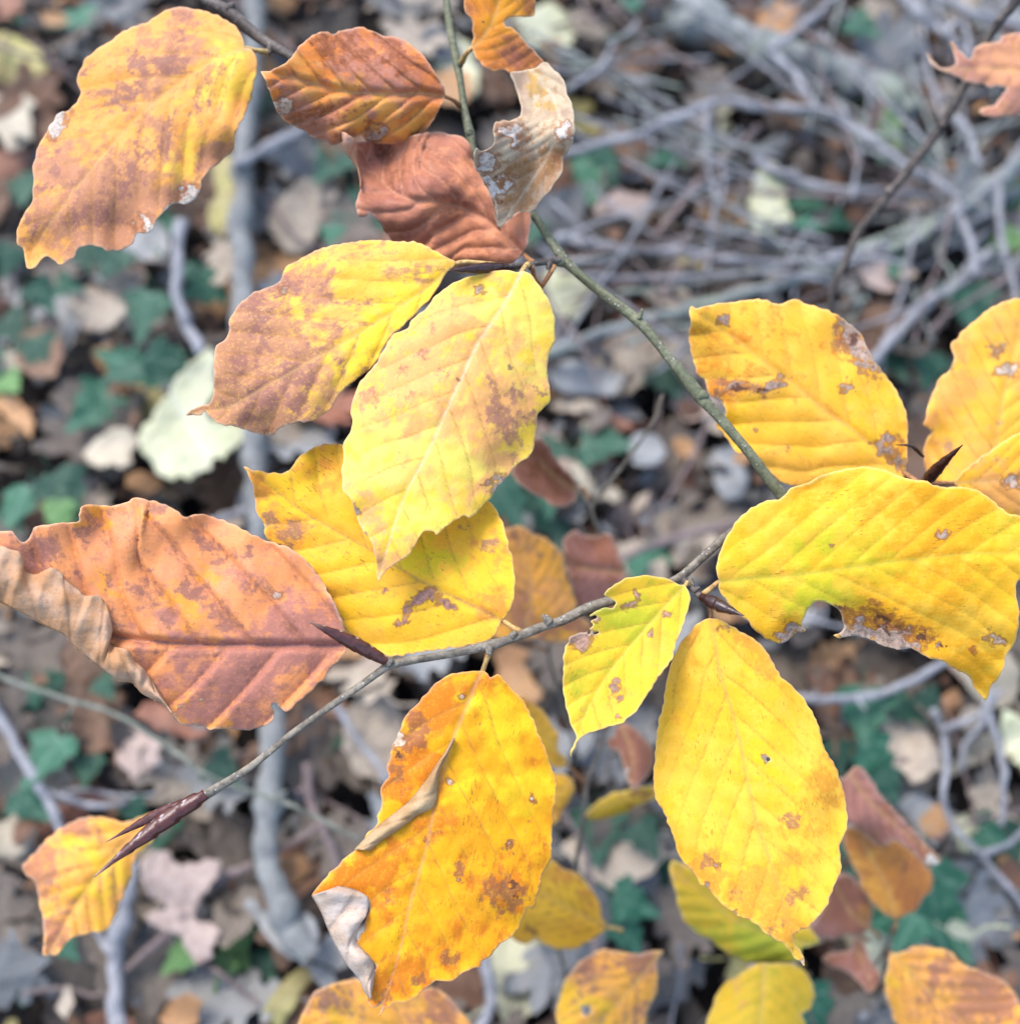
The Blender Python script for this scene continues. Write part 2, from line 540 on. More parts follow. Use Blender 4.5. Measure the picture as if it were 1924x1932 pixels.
def leaf(parent, outline, midrib, mat, label, d0=0.30, d1=0.30, tilt=0.0, cup=0.0, bend=0.0, bumps=(), pleat=0.0007, nv=8, ang=43,
         wave=0.0010, step=4.0, holes=(), brown=(), blotch=(), pale=(), green=(), dark=(), seed=0, edge=1.0, saw=0.0, name='leaf',
         petiole=None, pet_r=0.0007, pet_mat=None, thick=0.00022, front=True, serr=1.2, veinw=1.0):
    out = catmull(outline, 5, True)
    out = resample(out, 2.5, True)
    out = out + (np.stack([sines(out, 26, seed + 5), sines(out, 22, seed + 9)], 1)) * serr
    mid = resample(catmull(midrib, 8), 6.0)
    V, F, loops = triangulate(out, step, holes)
    pleat = pleat * (0.5 if pleat > .002 else 0.42); wave = wave * 0.62
    dist, arc, sg, L = segdist(V, mid)
    s = arc / L
    W = np.percentile(dist, 97)
    t = dist * sg / W
    cot = 1 / math.tan(math.radians(ang))
    spacing = L * 0.96 / nv
    s0 = arc - dist * cot - 0.15 * dist * dist / W
    ph = s0 / spacing + np.where(sg > 0, 0.25, -0.2)
    fr = ph - np.floor(ph)
    vd = np.abs(fr - np.round(fr)) * spacing * math.sin(math.radians(ang))     # picture px from a side vein
    fade = np.clip(1.15 - np.abs(t), 0, 1) ** 0.5
    vein = np.exp(-(vd / (1.9 * veinw)) ** 2) * fade * (s0 > -spacing * 0.6)
    midw = 3.4 * veinw * (1.15 - 0.75 * s)
    midv = np.exp(-(dist / midw) ** 2)
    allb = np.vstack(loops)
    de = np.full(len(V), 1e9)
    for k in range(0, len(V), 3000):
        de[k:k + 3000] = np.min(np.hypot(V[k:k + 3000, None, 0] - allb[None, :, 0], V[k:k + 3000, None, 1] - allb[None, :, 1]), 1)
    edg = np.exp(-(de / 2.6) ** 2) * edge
    def depth(Q, full=True):
        Q = np.asarray(Q, float).reshape(-1, 2)
        dist, arc, sg, _ = segdist(Q, mid)
        s = arc / L; t = dist * sg / W
        d = d0 + (d1 - d0) * s + tilt * t - cup * t * t - bend * 4 * s * (1 - s)
        for (u, v, r, a) in bumps:
            d = d - a * np.exp(-((Q[:, 0] - u) ** 2 + (Q[:, 1] - v) ** 2) / (r * r))
        s0 = arc - dist * cot - 0.15 * dist * dist / W
        ph = s0 / spacing + np.where(sg > 0, 0.25, -0.2)
        fr = ph - np.floor(ph)
        prof = np.abs(np.sin(math.pi * fr)) ** 0.8
        if saw: prof = (1 - saw) * prof + saw * (fr ** 0.7 * np.clip((1 - fr) * 7, 0, 1))
        edgew = np.clip(np.abs(t), 0, 1)
        d = d - pleat * prof * np.clip(dist / 14, 0, 1)
        d = d + 0.5 * pleat * np.exp(-(dist / 7) ** 2)
        d = d + wave * (0.35 + 1.3 * edgew ** 2) * sines(Q, 150, seed + 21) + 0.12 * wave * sines(Q, 46, seed + 33)
        return d
    d = depth(V)
    P = unproj(V, d)
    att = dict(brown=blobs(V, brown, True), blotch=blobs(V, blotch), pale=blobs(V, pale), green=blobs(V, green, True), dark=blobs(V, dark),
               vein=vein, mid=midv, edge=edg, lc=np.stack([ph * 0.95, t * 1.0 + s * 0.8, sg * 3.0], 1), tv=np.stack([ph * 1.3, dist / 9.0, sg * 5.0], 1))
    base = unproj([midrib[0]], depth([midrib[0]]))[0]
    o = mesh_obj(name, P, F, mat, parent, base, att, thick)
    if label: o['label'] = label
    if petiole is not None:
        (pu, pv, pd) = petiole[-1]
        pts = [base + (unproj([midrib[0]], depth([midrib[0]]) + 0.0008)[0] - base)]
        q0 = unproj([mid[min(3, len(mid) - 1)]], depth([mid[min(3, len(mid) - 1)]]) + 0.0006)[0]
        path = [q0, pts[0]] + [unproj([(a, b)], c)[0] for (a, b, c) in petiole]
        rad = [pet_r * 0.7] + [pet_r] * (len(path) - 2) + [pet_r * 1.45]
        v, f, al = tube(path, rad, 8, 0.06, seed)
        mesh_obj('petiole', v, f, pet_mat or M_PET, o, base)
    if front: FRONT.append(out)
    o_depth[o.name] = depth
    return o
o_depth = {}

def ruled(parent, A, B, dA, dB, bulge, mat, name, label=None, n=70, m=14, wav=0.0008, seed=0, thick=0.0002, power=1.0):
    """a rolled-over strip of blade between the fold (A) and its free edge (B), arching towards the light"""
    A = resample(catmull(A, 5), 1.0); B = resample(catmull(B, 5), 1.0)
    ia = np.linspace(0, len(A) - 1, n); ib = np.linspace(0, len(B) - 1, n)
    A = np.stack([np.interp(ia, np.arange(len(A)), A[:, k]) for k in (0, 1)], 1)
    B = np.stack([np.interp(ib, np.arange(len(B)), B[:, k]) for k in (0, 1)], 1)
    da = dA(A) if callable(dA) else np.full(n, dA); db = dB(B) if callable(dB) else np.full(n, dB)
    V = []; Q = []; VE = []
    LL = np.linalg.norm(np.diff(A, axis=0), axis=1).sum()
    nvn = max(2, LL / 74)
    for j in range(m):
        w = j / (m - 1)
        U = A + (B - A) * (w ** power)
        vv = np.linspace(0, nvn, n) + 0.6 * w; vv = np.abs(vv - np.round(vv))
        VE.append(np.exp(-(vv / .07) ** 2))
        d = da + (db - da) * w - bulge * math.sin(math.pi * min(1, w * 0.95 + 0.02))
        d = d + .00022 * VE[-1] * math.sin(math.pi * w) + wav * (.3 + w) * sines(U, 70, seed) + wav * 0.15 * sines(U, 30, seed + 3)
        V.append(unproj(U, d)); Q.append(U)
    V = np.vstack(V)
    F = [(j * n + i, j * n + i + 1, (j + 1) * n + i + 1, (j + 1) * n + i) for j in range(m - 1) for i in range(n - 1)]
    o = mesh_obj(name, V, F, mat, parent, V[0], dict(vein=np.concatenate(VE)), thick)
    if label: o['label'] = label
    return o

def bud(parent, pts, radii, label=None, seed=0, name='bud', scales=6, mat=None):
    """spindle of overlapping scales"""
    path = [unproj([(a, b)], c)[0] for a, b, c in pts]
    A = catmull(path, 30)
    A = resample(A, np.linalg.norm(np.diff(A, axis=0), axis=1).sum() / 70)
    n = len(A)
    T = np.gradient(A, axis=0); T /= np.linalg.norm(T, axis=1)[:, None]
    x = np.cross(T[0], FWD); x /= np.linalg.norm(x)
    V = []; al = []; tp = []; sides = 20
    for i in range(n):
        w = i / (n - 1)
        x = x - T[i] * (x @ T[i]); x /= np.linalg.norm(x); y = np.cross(T[i], x)
        r = np.interp(w, np.linspace(0, 1, len(radii)), radii)
        for k in range(sides):
            a = 2 * math.pi * k / sides
            q = (w * scales + (0.5 if math.sin(a * 2 + seed) > 0 else 0.0) + 0.18 * math.cos(2 * a)) % 1.0
            V.append(A[i] + r * (0.90 + 0.17 * (1 - q)) * (math.cos(a) * x + math.sin(a) * y)); al.append(w)
            tp.append(max(0, 1 - ((q - .84) / .15) ** 2) * max(0, math.cos(2 * a + (0 if math.sin(a * 2 + seed) > 0 else 1.2))) ** 1.5)
    F = [(i * sides + k, i * sides + (k + 1) % sides, (i + 1) * sides + (k + 1) % sides, (i + 1) * sides + k) for i in range(n - 1) for k in range(sides)]
    F += [tuple(range(sides))[::-1], tuple(range((n - 1) * sides, n * sides))]
    o = mesh_obj(name, V, F, mat or M_BUD, parent, A[0], dict(along=al, tipwax=tp))
    if label: o['label'] = label
    return o

def twig(parent, pts, mat, name='twig', label=None, seed=0, wob=0.10, nodes=()):
    """pts: (u, v, depth, radius in picture px at that depth)"""
    path = [unproj([(p[0], p[1])], p[2])[0] for p in pts]
    rad = [p[3] * K * p[2] for p in pts]
    parts = [tube(path, rad, 12, wob, seed, sub=10)]
    for (u, v, d, r, du, dv) in nodes:      # scars, knuckles and dormant stubs
        a = unproj([(u, v)], d)[0]; b = unproj([(u + du, v + dv)], d - 0.001)[0]
        parts.append(tube([a, (a + b) / 2, b], [r * K * d * 1.3, r * K * d, r * K * d * 0.45], 8, 0.12, seed + int(u)))
    v, f, al = join(parts)
    o = mesh_obj(name, v, f, mat, parent, path[0], dict(along=al))
    if label: o['label'] = label
    return o
# ================================================================== the main beech branch
main = thing('beech_branch', 'beech branch in sharp focus with yellow and brown autumn leaves and long pointed buds', 'branch', unproj([(1440, 980)], 0.318)[0],
             'beech twigs hanging in the foreground')

# twigs: the upper one runs from the top edge to the fork under the big yellow leaf, the lower one from there to the end bud
twig(main, [(838, -60, .352, 7.0), (842, 0, .350, 7.0), (850, 60, .347, 7.2), (862, 118, .344, 8.2), (868, 150, .343, 7.2), (876, 205, .341, 7.2), (886, 250, .339, 8.6),
            (897, 290, .338, 7.4), (950, 345, .337, 7.0), (1006, 405, .335, 7.2), (1034, 447, .333, 8.0), (1062, 487, .331, 10.5), (1095, 520, .330, 9.0), (1150, 563, .328, 9.2),
            (1206, 607, .326, 10.0), (1246, 655, .324, 9.2), (1280, 697, .3225, 10.5), (1312, 738, .321, 12.5), (1345, 775, .320, 10.0), (1400, 838, .319, 10.0), (1440, 890, .318, 10.5),
            (1475, 935, .318, 11), (1490, 960, .319, 11)],
     M_TWIG, label='grey green upper twig running down to the right', seed=1,
     nodes=[(866, 122, .343, 6, 8, -10), (1206, 600, .325, 5, 6, -18), (1322, 745, .320, 9, 14, 2), (884, 252, .338, 6, 5, -10), (1060, 492, .330, 9, -12, 6)])
twig(main, [(1062, 489, .330, 6.5), (1040, 493, .327, 6.0), (1010, 497, .323, 5.2), (985, 501, .319, 6.0), (955, 503, .315, 5.8)], M_TWIGD, 'side_twig',
     'short dark side twig between the brown leaf and the yellow ones', seed=2, nodes=[(1003, 500, .321, 5, -4, 9), (1036, 496, .326, 5, -3, 12)])
twig(main, [(1484, 950, .319, 10), (1445, 972, .317, 8.5), (1383, 1002, .314, 8.0), (1330, 1046, .311, 7.6), (1284, 1088, .3085, 8.6), (1230, 1111, .3075, 8.5), (1160, 1131, .3065, 9),
            (1111, 1147, .3055, 9.4), (1065, 1169, .3045, 9.6), (1040, 1178, .304, 8.6), (1008, 1189, .3035, 9.8), (955, 1208, .3025, 8.6), (925, 1217, .302, 9.6), (881, 1227, .3015, 7.8),
            (831, 1237, .301, 7.6), (770, 1247, .3005, 8.2), (734, 1256, .300, 9.0), (712, 1271, .2995, 7.2), (641, 1321, .298, 6.6), (550, 1385, .296, 6.6), (467, 1451, .2945, 7.0),
            (410, 1486, .2935, 8.6), (388, 1499, .293, 10.0)],
     M_TWIG2, label='grey brown lower twig ending in a long red brown bud', seed=3, wob=0.13,
     nodes=[(1036, 1174, .303, 7, -12, -14), (924, 1222, .301, 8, -2, 14), (1300, 1095, .308, 6, 8, 10), (735, 1250, .299, 8, -10, -6), (966, 1200, .302, 6, 8, -8)])
twig(main, [(1284, 1088, .3085, 6.5), (1303, 1108, .3065, 6.0), (1324, 1127, .304, 6.5)], M_TWIGD, 'side_twig', 'stubby dark spur beside the big yellow leaf', seed=4,
     nodes=[(1310, 1115, .305, 5, 9, -7)])
twig(main, [(1488, 955, .319, 8), (1560, 948, .323, 7), (1660, 930, .327, 6.5), (1735, 915, .330, 7), (1790, 925, .336, 6), (1860, 935, .345, 5)], M_TWIGD, 'side_twig', seed=5)
v, f, al = tube([unproj([p[:2]], p[2])[0] for p in [(1046, 500, .3265), (1034, 522, .326), (1022, 541, .327), (1010, 560, .329)]], [5.2 * K * .32, 4.4 * K * .32, 4 * K * .32, 3 * K * .32], 8, .08, 7)
mesh_obj('leaf_stalk', v, f, M_PETB, main)
v, f, al = tube([unproj([p[:2]], p[2])[0] for p in [(1004, 503, .320), (1008, 522, .324), (1021, 540, .327)]], [5 * K * .32, 4 * K * .32, 3.4 * K * .32], 8, .08, 8)
mesh_obj('leaf_stalk', v, f, M_PETB, main)

# buds
bud(main, [(388, 1499, .2928), (330, 1536, .2905), (255, 1592, .286), (177, 1655, .282)], [i * K * .29 for i in (11, 15, 16.5, 17, 16, 13.5, 10, 6.5, 3.5, 1)], 'longest bud, red brown with white scale tips', 1, scales=5)
bud(main, [(355, 1512, .296), (290, 1540, .298), (200, 1589, .300)], [i * K * .29 for i in (7, 10, 11, 9, 6, 3, .8)], 'thin brown bud behind the longest one', 2)
bud(main, [(727, 1247, .2985), (660, 1210, .293), (583, 1173, .287)], [i * K * .29 for i in (9, 12, 13.5, 14, 12.5, 9, 5, .8)], 'dark pointed bud lying over the brown leaf', 3, scales=5)
bud(main, [(958, 503, .3145), (905, 506, .308), (845, 511, .303)], [i * K * .31 for i in (6, 9, 10.5, 10, 7.5, 4.5, .8)], 'slim dark bud tip over the yellow leaf', 4, scales=5, mat=M_BUDK)
bud(main, [(1322, 1126, .304), (1362, 1145, .2985), (1404, 1162, .294)], [i * K * .30 for i in (7, 11, 13, 12, 9, 4.5, .8)], 'fat brown bud below the big yellow leaf', 5, scales=4, mat=M_BUDK)
bud(main, [(1742, 914, .329), (1778, 874, .320), (1816, 839, .313)], [i * K * .32 for i in (9, 11.5, 12, 10, 7, 4, .8)], 'almost black bud standing up at the right', 6, scales=5, mat=M_BUDK)
bud(main, [(1742, 862, .333), (1720, 842, .328), (1690, 839, .325)], [i * K * .32 for i in (2.5, 4, 4.5, 3.2, 1.8, .6)], 'small black bud at the edge of the yellow leaf', 7, scales=4, mat=M_BUDK)

BR = dict(c1=(0.60, 0.27, 0.075), c2=(0.55, 0.24, 0.11), brown=(0.45, 0.19, 0.085), blotch=(0.31, 0.135, 0.085), vein=(0.27, 0.11, 0.05), midc=(0.24, 0.13, 0.10), trans=0.12, rough=0.45)

# -- brown leaf at the top (two tone, tip to the left)
L2 = [(490, 134), (507, 133), (523, 127), (547, 110), (560, 93), (580, 73), (600, 62), (617, 60), (627, 65), (641, 58), (662, 54), (685, 50), (695, 58), (708, 60), (721, 67), (740, 68), (758, 73),
      (781, 88), (805, 113), (821, 137), (834, 158), (841, 181), (829, 204), (815, 231), (801, 247), (781, 260), (758, 269), (731, 272), (701, 268), (680, 258), (655, 262), (641, 268), (627, 274), (613, 267),
      (587, 257), (563, 240), (537, 227), (523, 207), (513, 183), (503, 157), (494, 142)]
leaf(main, L2, [(841, 182), (800, 176), (740, 178), (650, 172), (570, 152), (490, 133)],
     leaf_mat('beech_brown_leaf', c1=(0.60, 0.22, 0.05), c2=(0.44, 0.15, 0.055), brown=(0.46, 0.20, 0.11), blotch=(0.25, 0.075, 0.03), vein=(0.26, 0.10, 0.04), midc=(0.62, 0.34, 0.14), green=(0.62, 0.28, 0.05), trans=.12, rough=.42, seed=2, speck=.2, auto=.1),
     'rust brown leaf with a small grey scar near its lower edge', d0=.330, d1=.318, tilt=-.004, cup=-.006, pleat=.0032, nv=7, ang=40, wave=.0026, saw=.6, seed=2,
     bumps=[(500, 150, 50, .008), (545, 210, 45, .006), (640, 262, 40, .005)],
     brown=tl('01', [(200, 420, 240, .8), (120, 250, 180, .6)]) + [(560, 200, 60, .9), (640, 240, 60, .6)], green=tl('01', [(200, 640, 130, 1, 2.2, -12), (420, 640, 110, .9), (30, 500, 120, .8)]) + [(600, 170, 50, .7), (560, 130, 40, .7)],
     blotch=[(545, 205, 34, .6), (620, 225, 30, .5), (610, 90, 26, .8, 1.8, 40)] + tl('01', [(60, 270, 60, .9, 2.2, 40), (320, 320, 60, 1, 2, 50), (180, 700, 60, .6), (150, 420, 40, .6, 2.4, 40)]),
     pale=[(535, 205, 20, .75), (560, 228, 14, .6), (708, 252, 13, 1), (722, 244, 10, 1), (700, 258, 8, .8)], dark=[(716, 249, 4, 1)],
     petiole=[(856, 189, .3345), (868, 198, .342)], pet_mat=M_PETB, pet_r=.0006)

# -- brown leaf below it
L3 = tl('01', [(15, 745), (40, 760), (105, 800), (200, 790), (300, 775), (400, 770), (480, 750), (520, 745), (580, 750), (660, 765), (720, 792), (750, 850), (755, 900), (790, 980), (840, 1070), (870, 1160), (895, 1270), (925, 1262), (980, 1215),
                (1040, 1180), (1072, 1180), (1082, 1220), (1075, 1300), (1060, 1380), (1040, 1425), (1000, 1465), (960, 1490), (900, 1487), (800, 1482), (700, 1500), (640, 1520), (540, 1500), (400, 1440), (310, 1400), (292, 1362), (280, 1345),
                (250, 1300), (210, 1240), (170, 1212), (130, 1232), (100, 1212), (90, 1160), (100, 1110), (118, 1060), (112, 1000), (95, 950), (60, 900), (22, 830)])
l3 = leaf(main, L3, tl('01', [(1035, 1432), (960, 1360), (880, 1285), (760, 1200), (560, 1140), (380, 1125), (220, 1010), (110, 830)]),
     leaf_mat('beech_redbrown_leaf', c1=(0.52, 0.215, 0.10), c2=(0.42, 0.165, 0.09), brown=(0.56, 0.26, 0.15), blotch=(0.27, 0.105, 0.06), auto=.15, vein=(0.55, 0.27, 0.16), midc=(0.52, 0.27, 0.16), trans=.12, rough=.45, seed=3, speck=.15),
     'red brown curled leaf with a rolled left margin', d0=.332, d1=.328, tilt=-.003, cup=-.008, pleat=.0026, nv=7, ang=42, wave=.0028, seed=3,
     bumps=[(675, 400, 40, .008), (650, 262, 30, .005), (725, 285, 55, -.013), (800, 330, 60, .004), (860, 400, 40, -.004), (760, 440, 70, .003)],
     brown=tl('01', [(700, 1350, 200, .8), (700, 1000, 160, .6)]), blotch=tl('01', [(230, 900, 100, .7), (160, 1100, 80, .6), (500, 850, 80, .6), (300, 1000, 80, .5)]),
     dark=tl('01', [(200, 850, 60, .6), (905, 1285, 22, .9)]), petiole=[(996, 487, .3305), (1005, 496, .324)], pet_mat=M_PETB)
ruled(l3, tl('01', [(8, 742), (22, 830), (60, 900), (95, 950), (110, 1000), (114, 1060)]), tl('01', [(36, 752), (97, 805), (98, 870), (105, 935), (116, 1000), (119, 1060)]), o_depth[l3.name],
      lambda q: o_depth[l3.name](q) - .002, .003, paper_mat('rolled_margin', (0.44, 0.22, 0.12), (0.52, 0.30, 0.2), (0.3, 0.13, 0.08)), 'rolled_margin', n=40, m=8)

# -- folded dead leaf: orange blade above, grey skeleton underside below
L5a = tl('01', [(690, -160), (700, -60), (705, 0), (707, 60), (745, 112), (752, 180), (745, 262), (765, 312), (800, 362), (840, 390), (880, 400), (930, 396), (965, 412), (1010, 411), (1080, 396), (1130, 372), (1158, 352), (1120, 308),
                 (1070, 258), (1020, 200), (972, 152), (942, 150), (930, 130), (950, 102), (1000, 92), (1060, 96), (1098, 86), (1106, 30), (1105, -20), (1085, -150), (900, -220)])
l5 = leaf(main, L5a, tl('01', [(750, 268), (820, 200), (880, 80), (910, -60), (905, -215)]),
     leaf_mat('beech_orange_leaf', c1=(0.66, 0.31, 0.03), c2=(0.58, 0.22, 0.035), brown=(0.52, 0.19, 0.06), blotch=(0.34, 0.12, 0.07), trans=.2, seed=5),
     'torn orange leaf folded over, with a ragged notch', d0=.334, d1=.326, cup=-.003, nv=6, seed=5, wave=.0015,
     brown=tl('01', [(1050, 300, 130, 1), (720, 60, 60, .7), (1060, 40, 80, .8)]), blotch=tl('01', [(990, 310, 50, 1), (1000, 370, 40, .6), (1060, 60, 30, .5)]),
     dark=tl('01', [(812, 122, 9, 1)]), petiole=[(880, 100, .3355), (871, 117, .342)], pet_mat=M_PET)
L5b = tl('01', [(965, 408), (990, 480), (1012, 560), (1030, 640), (1000, 668), (960, 682), (930, 680), (900, 690), (878, 688), (870, 740), (872, 800), (842, 840), (800, 852), (775, 832), (755, 880), (770, 950), (800, 1000), (850, 1090),
                 (872, 1140), (882, 1200), (892, 1268), (912, 1282), (960, 1240), (1000, 1202), (1080, 1200), (1122, 1150), (1180, 1090), (1222, 1030), (1260, 960), (1260, 900), (1292, 850), (1320, 800), (1330, 690), (1312, 600),
                 (1280, 500), (1242, 420), (1195, 378), (1158, 350), (1110, 376), (1060, 396)])
leaf(l5, L5b, tl('01', [(1075, 390), (1150, 470), (1240, 650), (1190, 850), (1060, 1060), (905, 1275)]),
     leaf_mat('beech_grey_skeleton', c1=(0.42, 0.30, 0.17), c2=(0.48, 0.37, 0.24), brown=(0.38, 0.20, 0.07), blotch=(0.25, 0.12, 0.04), green=(0.42, 0.235, 0.03), pale=(0.64, 0.62, 0.62), vein=(0.3, 0.2, 0.12), trans=.16, seed=6, speck=.3, mott=1.3, midc=(.6, .5, .35)),
     'grey and white papery underside of the folded dead leaf', d0=.330, d1=.3255, cup=.010, bend=.004, pleat=.0010, nv=9, ang=30, wave=.0028, seed=6, name='folded_underside',
     bumps=[(1060, 250, 40, .008), (960, 300, 40, .006), (950, 390, 30, .002)],
     brown=tl('01', [(1060, 1000, 150, .8), (1180, 960, 110, 1), (1000, 1130, 80, 1)]), green=tl('01', [(1110, 480, 80, 1), (1150, 600, 70, .8)]),
     blotch=tl('01', [(1190, 930, 60, .9), (930, 1150, 60, .8), (1060, 960, 40, .5)]), pale=tl('01', [(960, 750, 90, .8), (820, 920, 70, 1), (880, 1050, 70, 1), (1270, 750, 60, .9), (1230, 900, 40, .6)]),
     dark=tl('01', [(900, 1140, 30, .7), (880, 1000, 18, .7), (850, 900, 14, .6)]))

# -- big mottled leaf at the upper left hangs on a twig of its own
up = thing('beech_branch', 'grey twig from the top edge carrying one large mottled orange leaf at upper left', 'branch', unproj([(470, 50)], .345)[0], 'beech twigs hanging in the foreground')
twig(up, [(370, -30, .352, 12), (395, 2, .350, 12.5), (430, 20, .348, 12), (467, 52, .346, 11), (510, 84, .343, 9.5), (545, 104, .341, 9), (600, 135, .340, 8), (680, 175, .342, 7), (760, 215, .344, 6)], M_TWIGD, seed=11,
     nodes=[(510, 90, .342, 6, -2, 12), (430, 18, .347, 8, 12, -12)])
L1 = tl('00', [(1385, 268), (1380, 240), (1362, 195), (1315, 135), (1240, 90), (1160, 60), (1080, 45), (1010, 36), (950, 50), (900, 85), (840, 120), (760, 150), (690, 180), (650, 220), (590, 250), (520, 300), (480, 342), (450, 400),
                (440, 460), (455, 520), (442, 572), (380, 628), (350, 630), (315, 655), (300, 690), (275, 715), (262, 755), (240, 795), (212, 838), (200, 890), (187, 950), (192, 1010), (186, 1060), (182, 1130), (152, 1190), (112, 1260), (90, 1340),
                (100, 1382), (130, 1410), (142, 1480), (160, 1522), (205, 1500), (232, 1470), (272, 1452), (302, 1470), (332, 1495), (380, 1480), (422, 1450), (448, 1405), (500, 1385), (550, 1390), (600, 1415), (660, 1420), (720, 1402),
                (755, 1370), (772, 1318), (830, 1318), (872, 1292), (890, 1245), (930, 1190), (985, 1155), (1050, 1155), (1105, 1125), (1135, 1060), (1142, 1015), (1180, 970), (1240, 920), (1300, 870), (1325, 830), (1330, 770), (1355, 700),
                (1390, 640), (1420, 560), (1440, 470), (1457, 400), (1450, 330), (1430, 290), (1405, 275)])
leaf(up, L1, tl('00', [(1392, 270), (1300, 300), (1200, 350), (1060, 440), (850, 600), (620, 840), (480, 1010), (330, 1200), (200, 1400), (158, 1520)]),
     leaf_mat('beech_mottled_orange', c1=(0.68, 0.36, 0.10), c2=(0.64, 0.315, 0.06), brown=(0.55, 0.26, 0.12), blotch=(0.31, 0.135, 0.10), green=YEL, pale=(0.62, 0.60, 0.58), trans=.2, seed=1, speck=.25, auto=.12),
     'large orange leaf mottled with purplish brown and pale at the edge', d0=.336, d1=.322, tilt=.004, cup=-.004, pleat=.0010, nv=8, ang=40, wave=.0022, seed=1, step=4.4,
     bumps=[(70, 470, 50, -.006), (440, 150, 70, .004), (110, 400, 50, .004), (230, 430, 40, -.004)],
     brown=tl('00', [(600, 1250, 330, 1), (250, 1000, 250, .9), (1040, 80, 140, .9), (1250, 880, 150, .9), (900, 900, 200, .7), (850, 330, 220, .7), (900, 1150, 200, .9)]),
     blotch=tl('00', [(1060, 90, 60, .75, 1.7), (1010, 210, 60, .8), (960, 350, 75, .85, 1.3), (770, 340, 85, .9), (730, 510, 80, .95), (320, 980, 60, .9), (255, 1060, 50, .7), (920, 830, 60, .85, 1.6, 110), (780, 930, 60, .8, 1.8, 110), (950, 710, 40, .8),
                      (710, 1060, 60, .85, 1.7, 110), (540, 1190, 75, .95, 1.4, 110), (400, 1220, 60, .7, 1.6, 110), (650, 1270, 60, .7), (480, 420, 30, .9), (330, 830, 60, .6), (600, 550, 30, .6), (1120, 620, 50, .6, 1.5, 110), (1060, 1070, 40, .8, 1.4), (180, 1230, 60, .6)]),
     green=tl('00', [(1340, 400, 210, 1), (1040, 880, 110, .9, 1.8, 110), (1160, 480, 170, .9), (1000, 990, 70, .8), (480, 360, 60, .5)]),
     pale=tl('00', [(320, 690, 58, 1, 1.7, 128), (830, 1265, 55, 1, 1.3, -40), (960, 1180, 30, .8, 2.4, -40), (1080, 1110, 48, 1, 1.8, -40), (1020, 1066, 18, 1), (1075, 645, 10, .9)]),
     petiole=[(480, 94, .3365), (507, 99, .342)], pet_mat=M_PET)

# -- yellow and orange leaf, centre left
L4 = [(861, 497), (845, 510), (835, 527), (821, 550), (798, 577), (768, 607), (741, 633), (721, 661), (711, 681), (691, 701), (661, 724), (641, 744), (623, 771), (597, 791), (575, 796), (560, 796), (533, 805), (520, 812), (517, 819), (500, 821), (480, 817),
      (463, 811), (440, 804), (413, 799), (403, 791), (392, 782), (381, 775), (378, 783), (353, 782), (363, 772), (383, 764), (398, 757), (404, 734), (402, 711), (405, 677), (407, 654), (423, 641), (433, 620), (433, 603), (450, 577), (477, 553), (500, 543), (524, 533),
      (535, 513), (543, 500), (560, 493), (580, 480), (600, 470), (641, 461), (691, 453), (741, 455), (775, 456), (801, 463), (828, 477), (852, 490)]
leaf(main, L4, [(861, 497), (805, 543), (725, 600), (610, 668), (500, 730), (430, 768), (355, 780)],
     leaf_mat('beech_yellow_brown', c1=(0.80, 0.52, 0.075), c2=(0.78, 0.48, 0.13), brown=(0.55, 0.265, 0.125), blotch=(0.33, 0.145, 0.11), green=(0.82, 0.55, 0.02), trans=.24, seed=4, speck=.4, auto=.08),
     'yellow leaf turning rusty brown towards its curled tip', d0=.314, d1=.302, tilt=.003, cup=-.005, pleat=.0011, nv=8, ang=38, wave=.0018, seed=4,
     bumps=[(365, 778, 30, -.006), (410, 700, 40, .003), (500, 815, 40, -.004)],
     brown=[(430, 720, 130, 1), (470, 600, 90, 1), (520, 760, 120, 1), (560, 530, 70, .9), (610, 720, 80, .7), (420, 640, 90, 1), (520, 660, 110, .8)],
     blotch=[(480, 580, 30, .8), (500, 640, 32, .8, 1.6, 110), (450, 690, 26, .7), (545, 720, 34, .85, 1.7, 125), (500, 745, 30, .9, 1.4, 125), (560, 760, 30, .7), (610, 545, 22, .75), (530, 540, 30, .7), (640, 620, 18, .6), (700, 560, 14, .5), (460, 770, 30, .7), (640, 690, 20, .6), (590, 660, 18, .6)],
     pale=[(536, 548, 9, .7), (507, 818, 10, .6)], green=[(800, 560, 80, 1), (700, 660, 70, 1), (640, 740, 60, .7), (760, 610, 60, 1)],
     petiole=[(880, 494, .3155), (918, 497, .318), (950, 502, .316)], pet_mat=M_PET)

# -- central yellow leaf
L6 = [(986, 510), (975, 513), (955, 510), (925, 513), (895, 520), (858, 533), (828, 553), (808, 577), (791, 593), (775, 607), (768, 620), (741, 633), (721, 664), (708, 687), (685, 714), (671, 741), (663, 767), (666, 794), (661, 814), (650, 834), (648, 857), (645, 891),
      (648, 927), (661, 941), (671, 964), (678, 991), (695, 1014), (705, 1037), (711, 1060), (713, 1096), (731, 1074), (751, 1061), (771, 1047), (788, 1021), (798, 1003), (818, 1003), (823, 1011), (841, 994), (861, 981), (875, 974), (885, 978), (898, 967), (918, 947),
      (928, 934), (945, 914), (955, 901), (975, 877), (998, 861), (1008, 837), (1011, 807), (1015, 781), (1035, 761), (1038, 737), (1034, 711), (1033, 684), (1038, 661), (1046, 644), (1048, 633), (1045, 600), (1035, 567), (1021, 543), (1005, 523)]
